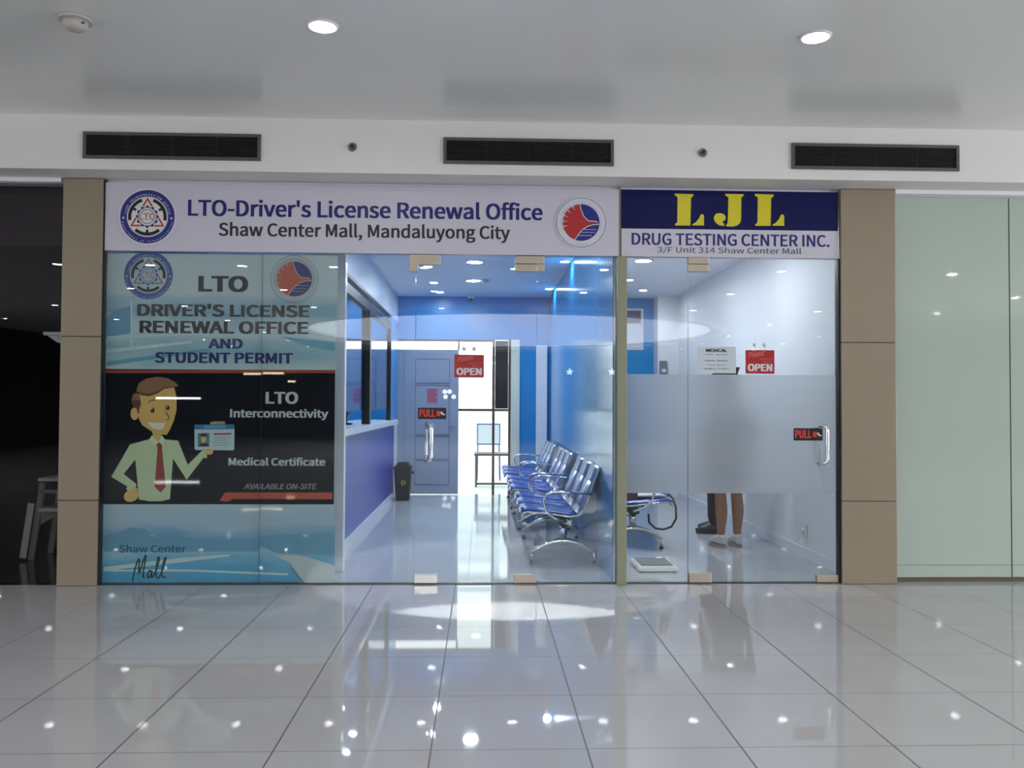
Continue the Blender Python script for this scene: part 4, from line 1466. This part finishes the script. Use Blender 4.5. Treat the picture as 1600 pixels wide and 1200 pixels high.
# outside: sunlit terrace
mW = mat('terrace_white', '#f2f2ee', rough=0.6)
mb = MB(); mb.box(-6, 6, YB + 0.1, 16, -0.1, 0.0, mat('terrace_floor', '#e9e7e0', rough=0.5)); struct(mb, 'floor_terrace', 'overexposed pale terrace floor outside the back entrance')
mb = MB(); mb.box(-6, 6, 12.5, 12.7, 0.0, 2.2, mW); struct(mb, 'wall_terrace', 'overexposed white parapet wall outside the back entrance')
t = thing('slat_fence', 'white slatted fence outside the bright back entrance', 'fence', (-0.2, 10.0, 0))
for xx in (-0.75, 0.30):
    mb = MB(); mb.box(xx - .05, xx + .05, 9.97, 10.03, 0, 2.2, mW); mb.build('post', t)
for k in range(6):
    zz = 0.75 + k * 0.28
    mb = MB(); mb.box(-0.7, 0.25, 9.985, 10.015, zz, zz + .10, mW); mb.build('slat', t)
# outdoor chairs and bench table
def terrace_chair(x, y_):
    t = thing('terrace_chair', 'white chair with a blue rim on the terrace, left one behind the brown table', 'chair', (x, y_, 0), 'terrace chairs')
    mBl = mat('chair_blue_rim', '#3a62a0', rough=0.4)
    mb = MB(); mb.box(x - .19, x + .19, y_ + .18, y_ + .20, .62, .96, M_wplastic, bev=0.008); mb.build('backrest', t)
    mb = MB(); mb.tube([(x - .2, y_ + .19, .61), (x - .2, y_ + .19, .97), (x + .2, y_ + .19, .97), (x + .2, y_ + .19, .61)], 0.014, mBl, seg=8, closed=True); mb.build('back_rim', t)
    mb = MB(); mb.box(x - .21, x + .21, y_ - .22, y_ + .2, .43, .46, M_wplastic, bev=0.01); mb.build('seat', t)
    for sx in (-1, 1):
        for sy in (-1, 1):
            mb = MB(); mb.tube([(x + sx * .19, y_ + sy * .19, .61 if sy > 0 else .44), (x + sx * .2, y_ + sy * .2, 0.0)], 0.013, mBl, seg=8); mb.build('leg', t)
    return t


c1 = terrace_chair(0.12, 8.7)
copy_tree(c1, loc=(0.75, 8.7, 0), label='white chair with a blue rim on the terrace, cut off by the door frame')
t = thing('terrace_table', 'low brown table outside the back entrance', 'table', (0.25, 7.55, 0))
mb = MB(); mb.box(-0.12, 0.75, 7.3, 7.8, .50, .535, M_brown); mb.build('table_top', t)
for xx in (-0.09, 0.71):
    for yy in (7.33, 7.77):
        mb = MB(); mb.box(xx - .015, xx + .015, yy - .015, yy + .015, 0, .50, M_brown); mb.build('leg', t)
mb = MB(); mb.box(-0.1, 0.72, 7.32, 7.345, .04, .07, M_brown); mb.build('stretcher', t)

# ------------------------------------------------------------------ steel benches
mSteelS = mat('seat_steel', '#c8cad4', rough=0.22, metal=0.9)
mPad = mat('seat_pad_blue', '#2650ae', rough=0.22)
mBackPad = mat('back_pad_pale_blue', '#a9b3d4', rough=0.25, metal=0.5)


def seat_profile(off=0.0, part='all'):
    P = [(-.36, .405), (-.345, .435), (-.31, .445), (-.1, .425), (.04, .405), (.11, .415), (.155, .46), (.19, .55), (.235, .68), (.275, .79), (.29, .815)]
    Q = []
    for k, p in enumerate(P):
        a = Vector(P[max(k - 1, 0)]); b = Vector(P[min(k + 1, len(P) - 1)])
        d = (b - a).normalized(); n = Vector((-d.y, d.x))
        Q.append((p[0] + n.x * off, p[1] + n.y * off))
    return Q


def sweep(mb, prof, thick, y0, y1, m_, dy=0.0):
    """ribbon with thickness along a (x,z) profile between y0 and y1"""
    i = mb.mi(m_)
    n = len(prof)
    lo = []
    for k, p in enumerate(prof):
        a = Vector(prof[max(k - 1, 0)]); b = Vector(prof[min(k + 1, n - 1)])
        d = (b - a).normalized(); nn = Vector((-d.y, d.x))
        lo.append((p[0] - nn.x * thick, p[1] - nn.y * thick))
    V = [[mb.bm.verts.new((q[0], yy, q[1])) for q in prof] + [mb.bm.verts.new((q[0], yy, q[1])) for q in lo[::-1]] for yy in (y0, y1)]
    N = 2 * n
    for k in range(N):
        f = mb.bm.faces.new((V[0][k], V[0][(k + 1) % N], V[1][(k + 1) % N], V[1][k])); f.material_index = i
        f.smooth = True
    for k in range(n - 1):
        for W_ in V:
            f = mb.bm.faces.new((W_[k], W_[k + 1], W_[N - 2 - k], W_[N - 1 - k])); f.material_index = i


def make_bench(label, group):
    t = thing('waiting_bench', label, 'bench', (0, 0, 0), group)
    L = 1.56
    mb = MB(); mb.box(-.045, .045, 0.04, L - .04, .325, .385, M_slat, bev=0.006); mb.build('beam', t, local=True)
    for k in range(3):
        y0 = k * .52 + .008; y1 = y0 + .504
        mb = MB(); sweep(mb, seat_profile(), .012, y0, y1, mSteelS)
        s = mb.build('seat', t, local=True)
        mb = MB(); sweep(mb, seat_profile(.013)[1:6], .012, y0 + .012, y1 - .012, mPad); mb.build('seat_pad', s, local=True)
        mb = MB(); sweep(mb, seat_profile(.013)[6:9], .012, y0 + .05, y1 - .05, mBackPad); mb.build('back_pad', s, local=True)
        mb = MB(); mb.box(-.10, .09, y0 + .1, y1 - .1, .385, .402, M_slat); mb.build('seat_bracket', s, local=True)
    for yy in (.12, L - .12):
        mb = MB()
        mb.tube([(0, yy, .33), (0, yy, .20)], [.035, .03], M_chrome, seg=12)
        pts = []
        for k in range(13):
            u = -1 + 2 * k / 12
            pts.append((u * .27, yy, .09 + .095 * math.cos(u * PI / 2) ** 0.9))
        mb.tube(pts, [.016 + .010 * (1 - abs(-1 + 2 * k / 12)) for k in range(13)], M_chrome, seg=10)
        o = mb.build('leg_frame', t, local=True)
        for sx in (-1, 1):
            mb = MB(); mb.tube([(sx * .262, yy, .10), (sx * .262, yy, .012)], .010, M_chrome, seg=8); mb.lathe((sx * .262, yy, 0), [(.022, 0.0), (.022, .010), (.012, .016)], M_black, seg=12); mb.build('foot', o, local=True)
    for yy in (0.0, L):
        mb = MB()
        mb.tube([(0.02, yy, .355), (-.08, yy, .385), (-.155, yy, .45), (-.175, yy, .53), (-.15, yy, .585), (-.09, yy, .605), (.0, yy, .60), (.23, yy, .585)], .0125, M_chrome, seg=10)
        mb.tube([(0.0, max(yy, 0.03) if yy < .3 else min(yy, L - .03), .355), (0.0, yy, .355)], .012, M_chrome, seg=8)
        mb.build('armrest', t, local=True)
    return t


G = 'steel waiting benches along the blue wall'
B1 = make_bench('three-seat steel bench with blue pads along the blue wall, nearest the glass', G)
B1.location = (.685, .75, 0)
copy_tree(B1, loc=(.66, 2.62, 0), label='three-seat steel bench with blue pads along the blue wall, middle one')
copy_tree(B1, loc=(.64, 4.42, 0), label='three-seat steel bench with blue pads along the blue wall, furthest at the back')
B4 = copy_tree(B1, loc=(1.40, 3.02, 0), rz=PI, label='steel waiting bench beside the olive post in the testing centre, loaded with bags', group='')
del B4['group']

# ------------------------------------------------------------------ testing centre contents
t = thing('weighing_scale', 'white floor scale with a dark platform inside the testing centre', 'scale', (1.40, .66, 0))
mb = MB(); mb.box(1.245, 1.56, .45, .86, .006, .045, M_wplastic, bev=0.012); mb.build('body', t)
mb = MB(); mb.box(1.275, 1.53, .50, .83, .0445, .052, mat('scale_mat', '#4e565c', rough=0.6), bev=0.002); mb.build('platform_mat', t)
mb = MB()
for sx in (1.27, 1.535):
    for sy in (.48, .83):
        mb.lathe((sx, sy, 0), [(.014, 0), (.014, .007)], M_black, seg=10)
mb.build('feet', t)
mb = MB(); mb.lathe((1.48, .80, 0), [(.03, .0525), (.03, .056), (.026, .057)], M_wplastic, seg=16); mb.build('dial', t)
# papers, bag and parcel on the bench seat
t = thing('document_folder', 'white folder with a blue edge lying on the bench seat', 'folder', (1.56, 1.75, .455))
mb = MB(); mb.obox((1.58, 1.83, .472), (.28, .34, .012), (0, 0, 0.1), M_wplastic, bev=.002); mb.build('cover', t)
mb = MB(); mb.obox((1.735, 1.845, .478), (.03, .34, .024), (0, 0, 0.1), mat('folder_blue', '#2b56a8', rough=0.4), bev=.004); mb.build('blue_edge', t)
mb = MB(); mb.obox((1.56, 1.81, .480), (.20, .28, .003), (0, 0, 0.2), mat('paper_white', '#e8ecf4', rough=0.6)); mb.build('paper_sheet', t)
t = thing('shoulder_bag', 'black shoulder bag on the bench with its strap hanging down', 'bag', (1.50, 2.25, .45))
mBag = mat('bag_black', '#17171b', rough=0.7)
mb = MB(); mb.box(1.36, 1.66, 2.02, 2.46, .462, .68, mBag, bev=.05); mb.build('body', t)
mb = MB(); mb.box(1.60, 1.672, 2.06, 2.42, .50, .66, mBag, bev=.02); mb.build('flap', t)
mb = MB()
mb.tube([(1.64, 2.04, .60), (1.73, 2.03, .53), (1.80, 1.95, .48), (1.81, 1.75, .44), (1.80, 1.58, .38), (1.79, 1.53, .28), (1.74, 1.50, .21), (1.66, 1.47, .19), (1.58, 1.44, .205), (1.52, 1.42, .26), (1.51, 1.41, .34)], .010, mBag, seg=8)
mb.build('strap', t)
t = thing('paper_bag', 'dark red paper bag on the near end of the bench', 'bag', (1.30, 1.62, .43))
mb = MB(); mb.box(1.29, 1.43, 1.49, 1.61, .462, .62, mat('maroon_paper', '#6e3a42', rough=0.7), bev=.01); mb.build('body', t)
mb = MB(); mb.tube([(1.33, 1.55, .615), (1.34, 1.55, .67), (1.38, 1.55, .67), (1.39, 1.55, .615)], .004, mat('maroon_cord', '#4a252c', rough=.8), seg=6); mb.build('handle', t)
# wall items
x0, z1 = onY(978, 482, YB); x1, z0 = onY(999, 547, YB)
t = thing('wall_calendar', 'white wall calendar with a dark picture on the blue back wall of the testing centre', 'calendar', ((x0 + x1) / 2, YB, z0))
x0 -= .08
mb = MB(); mb.box(x0, x1 + .06, YB - .006, YB - .001, z0, z1, mat('calendar_paper', '#c7cbdb', rough=.6)); mb.build('sheet', t)
mb = MB(); mb.box(x0 + .01, x1 + .02, YB - .008, YB - .006, z1 - .22, z1 - .03, mat('calendar_picture', '#43385f', rough=.6)); mb.build('picture', t)
x, z = 2.60, 1.86
t = thing('wall_dispenser', 'small grey dispenser on the white column in the testing centre', 'dispenser', (x, 5.9, z - .1))
mb = MB(); mb.box(x - .05, x + .05, 5.83, 5.899, z - .1, z + .1, mat('dispenser_grey', '#70757f', rough=.4), bev=.01); mb.build('housing', t)
mb = MB(); mb.box(x - .03, x + .03, 5.80, 5.829, z - .07, z - .02, M_wplastic, bev=.006); mb.build('push_bar', t)
mb = MB(); mb.box(x - .05, x + .12, 5.80, 5.899, z - .14, z - .125, mat('dispenser_tray', '#8d929b', rough=.4)); mb.build('drip_tray', t)
t = thing('power_outlet', 'white power outlet low on the right wall of the testing centre', 'outlet', (2.83, 1.1, .16))
mb = MB(); mb.box(2.815, 2.829, 1.05, 1.15, .17, .29, M_wplastic, bev=.004); mb.build('face_plate', t)
mb = MB(); mb.box(2.80, 2.816, 1.075, 1.125, .20, .25, M_wplastic, bev=.006); mb.build('plug', t)

# ------------------------------------------------------------------ people
def shoe(parent, x, y_, ang, m_up, m_sole):
    """low shoe at ankle (x,y) pointing along ang"""
    V = [(0, -.055, .05), (0, -.01, .062), (0, .06, .050), (0, .12, .036), (0, .165, .030)]
    me = skin_mesh(V, [(k, k + 1) for k in range(4)], [(.036, .042), (.040, .050), (.042, .040), (.044, .028), (.034, .022)], 2, 1)
    R_ = Matrix.Translation((x, y_, 0)) @ Matrix.Rotation(ang, 4, 'Z')
    mb = MB(); mb.mesh(me, R_ @ Matrix.Translation((0, 0, .018)), m_up)
    mb.tube([R_ @ Vector((0, -.02, .085)), R_ @ Vector((0, -.018, .118))], [.047, .043], m_up, seg=14)
    o = mb.build('shoe', parent, local=True)
    mb = MB()
    out = []
    for k in range(20):
        a = 2 * PI * k / 20
        u, v = math.cos(a), math.sin(a)
        w_ = .046 if v > 0 else .040
        out.append((u * w_, .05 + v * .135))
    A = [mb.bm.verts.new(R_ @ Vector((p[0], p[1], .0))) for p in out]; B = [mb.bm.verts.new(R_ @ Vector((p[0], p[1], .026))) for p in out]
    mb.mi(m_sole)
    for k in range(20):
        mb.bm.faces.new((A[k], A[(k + 1) % 20], B[(k + 1) % 20], B[k]))
    mb.bm.faces.new(A[::-1]); mb.bm.faces.new(B)
    mb.build('sole', o, local=True)


def person(label, loc, rz, m_skin, m_top, m_bot, m_hair, m_shoe, m_sole, long_trousers, toe=0.12, hip=.085):
    t = thing('person', label, 'person', loc, rz=rz)
    # local: faces +Y
    V = []; E = []; R_ = []

    def chain(start, pts):
        prev = start
        for (p, r) in pts:
            V.append(p); R_.append(r)
            if prev is not None: E.append((prev, len(V) - 1))
            prev = len(V) - 1
        return prev
    chain(None, [((0, 0, .86), (.135, .10))])
    neck = chain(0, [((0, .005, 1.0), (.125, .09)), ((0, .01, 1.14), (.14, .10)), ((0, 0, 1.26), (.13, .09)), ((0, -.005, 1.33), (.06, .055))])
    chain(neck, [((0, .01, 1.39), (.05, .05)), ((0, .02, 1.46), (.072, .085)), ((0, .02, 1.53), (.078, .092)), ((0, .015, 1.59), (.055, .065))])
    for s in (-1, 1):
        chain(0, [((s * hip, 0, .78), .085), ((s * hip, .01, .64), .075), ((s * hip, .012, .48), .056), ((s * hip, -.012, .36), .062), ((s * hip, -.012, .28), .056), ((s * hip, 0, .16), .041), ((s * hip, 0, .085), .036)])
        wr = chain(3, [((s * .17, 0, 1.27), .055), ((s * .215, 0, 1.12), .045), ((s * .235, .02, .99), .038), ((s * .24, .07, .86), .030), ((s * .24, .09, .77), .024)])
        pl = chain(wr, [((s * .238, .10, .735), (.018, .032))])
        for k, (dy, ln) in enumerate(((-.022, .058), (-.007, .07), (.008, .074), (.023, .066))):
            chain(pl, [((s * .238, .105 + dy, .70), .0085), ((s * .236, .112 + dy, .70 - ln * .55), .0075), ((s * .230, .116 + dy, .70 - ln), .006)])
        chain(wr, [((s * .225, .125, .735), .010), ((s * .218, .14, .705), .0085), ((s * .214, .145, .685), .007)])
    body = skin_mesh(V, E, R_, 1, 0)
    o = mesh_obj('body', body, m_skin, t)
    # face
    mb = MB()
    for s in (-1, 1):
        mb.lathe((s * .03, .098, 1.515), [(.001, -.009), (.009, -.004), (.011, 0), (.009, .004), (.001, .009)], M_black, seg=8, axis='Y', caps=False)
        mb.lathe((s * .078, .015, 1.50), [(.001, -.012), (.018, -.004), (.02, .004), (.001, .012)], m_skin, seg=8, axis='X', caps=False)
    mb.tube([(0, .10, 1.525), (0, .118, 1.49), (0, .108, 1.482)], [.008, .012, .008], m_skin, seg=8)
    mb.tube([(-.022, .096, 1.452), (0, .102, 1.449), (.022, .096, 1.452)], .005, mat('lips', '#8c4a42', rough=.5), seg=6)
    mb.build('face', t, local=True)
    hair = skin_mesh([(0, -.012, 1.50), (0, -.005, 1.56), (0, .02, 1.612)], [(0, 1), (1, 2)], [(.085, .085), (.088, .095), (.06, .07)], 2, 1)
    mesh_obj('hair', hair, m_hair, t)
    # shirt
    V2 = [(0, 0, .84), (0, .005, 1.0), (0, .01, 1.14), (0, 0, 1.27), (0, -.005, 1.33)]
    E2 = [(0, 1), (1, 2), (2, 3), (3, 4)]
    R2 = [(.165, .125), (.155, .115), (.165, .125), (.15, .11), (.07, .065)]
    for s in (-1, 1):
        i = len(V2)
        V2 += [(s * .18, 0, 1.27), (s * .218, 0, 1.13), (s * .228, .008, 1.05)]
        R2 += [.072, .064, .058]
        E2 += [(3, i), (i, i + 1), (i + 1, i + 2)]
    mesh_obj('shirt', skin_mesh(V2, E2, R2, 2, 0), m_top, t)
    # shorts or trousers
    V3 = [(0, 0, .90), (0, 0, .82)]; E3 = [(0, 1)]; R3 = [(.15, .115), (.155, .12)]
    for s in (-1, 1):
        i = len(V3)
        zs = [(.74, .098), (.62, .092), (.54, .088)] if not long_trousers else [(.74, .095), (.6, .085), (.45, .072), (.25, .066), (.10, .062)]
        V3 += [(s * hip * 1.02, 0, z) for z, r in zs]; R3 += [r for z, r in zs]
        E3 += [(1, i)] + [(i + k, i + k + 1) for k in range(len(zs) - 1)]
    mesh_obj('trousers' if long_trousers else 'shorts', skin_mesh(V3, E3, R3, 2, 1), m_bot, t)
    for s in (-1, 1):
        shoe(t, s * hip, .0, -s * toe, m_shoe, m_sole)
    return t


mSk = mat('skin_tan', '#a8775a', rough=0.55)
mHr = mat('hair_black', '#16130f', rough=0.5)
person('person in grey shirt and dark shorts with white sneakers standing behind the frosted door', (2.32, 1.66, 0), 0.25, mSk,
       mat('shirt_grey', '#97969a', rough=.8), mat('shorts_slate', '#3d4749', rough=.8), mHr, mat('sneaker_white', '#e2dfe0', rough=.5), mat('sneaker_sole', '#b09495', rough=.6), False)
person('person in black trousers and dark shoes standing behind the one in shorts', (2.42, 2.55, 0), 1.35, mat('skin_tan_two', '#9a6d52', rough=.55),
       mat('shirt_pale', '#a5a9b0', rough=.8), mat('trousers_black', '#17171a', rough=.8), mHr, mat('shoe_dark', '#26282c', rough=.4), mat('shoe_dark_sole', '#141416', rough=.6), True)

# ------------------------------------------------------------------ unlit shop on the left
t = thing('step_stool', 'grey white wooden step stool inside the unlit shop', 'stool', (-3.62, 1.15, 0))
mSt = mat('stool_white', '#b3aa9c', rough=.6)
mSt2 = mat('stool_frame', '#7d7262', rough=.6)
zt = .69
xl0, xl1 = -3.86, -3.95     # left legs top / bottom
for yy in (1.02, 1.34):
    mb = MB(); mb.obox(((xl0 + xl1) / 2 + .02, yy, zt / 2 - .02), (.05, .03, zt - .04), (0, .13, 0), mSt2, bev=.004); mb.build('leg', t)
    mb = MB(); mb.obox((-3.30, yy, zt / 2 - .02), (.05, .03, zt - .04), (0, -.13, 0), mSt2, bev=.004); mb.build('leg', t)
mb = MB(); mb.box(-3.88, -3.32, 1.0, 1.36, zt - .03, zt, mSt, bev=.006); mb.build('seat', t)
mb = MB(); mb.box(-3.86, -3.34, 1.005, 1.03, zt - .13, zt - .10, mSt2); mb.build('rail', t)
mb = MB(); mb.box(-3.82, -3.36, .90, 1.30, .42, .45, mSt, bev=.004); mb.build('step', t)
mb = MB(); mb.prism([(-3.85, .42), (-3.36, .42), (-3.36, .33), (-3.45, .33), (-3.5, .36), (-3.75, .36), (-3.80, .33), (-3.85, .30)], 1.005, 1.03, mSt2); mb.build('apron', t)
mb = MB(); mb.obox((-3.955, 1.0, .25), (.055, .018, .46), (0, .135, 0), mSt, bev=.003); mb.build('side_board', t)
t.location.x += .17
t = thing('wall_shelf', 'white bracketed shelf at the edge of the unlit shop beside the left pillar', 'shelf', (-3.2, .35, 1.8))
mb = MB(); mb.box(-3.32, -3.021, .28, .50, 1.83, 1.855, M_wplastic, bev=.004); mb.build('board', t)
mb = MB(); mb.prism([(-3.30, 1.829), (-3.021, 1.829), (-3.021, 1.74), (-3.22, 1.775)], .30, .33, M_wplastic); mb.build('bracket', t)
for px, lb in ((20, 'dim dome pendant lamp in the unlit shop, left one'), (70, 'dim dome pendant lamp in the unlit shop, right one beside the pillar')):
    x, z = onY(px, 362, .75)
    t = thing('pendant_lamp', lb, 'lamp', (x, .75, z), 'pendant lamps in the unlit shop')
    mSh = mat('dome_grey', '#c3c8c6', rough=.5)
    mb = MB(); mb.lathe((x, .75, z - .03), [(.125, 0), (.12, .025), (.09, .065), (.04, .09), (.012, .095)], mSh, seg=24, caps=False); mb.build('lamp_shade', t)
    mb = MB(); mb.tube([(x, .75, z + .06), (x, .75, SZ)], .006, mSh, seg=8); mb.build('stem', t)
    mb = MB(); mb.lathe((x, .75, z - .02), [(.001, -.02), (.03, 0), (.035, .03), (.02, .06)], M_wplastic, seg=12, caps=False); mb.build('bulb', t)

for m_ in list(bpy.data.meshes):
    if m_.users == 0:
        bpy.data.meshes.remove(m_)
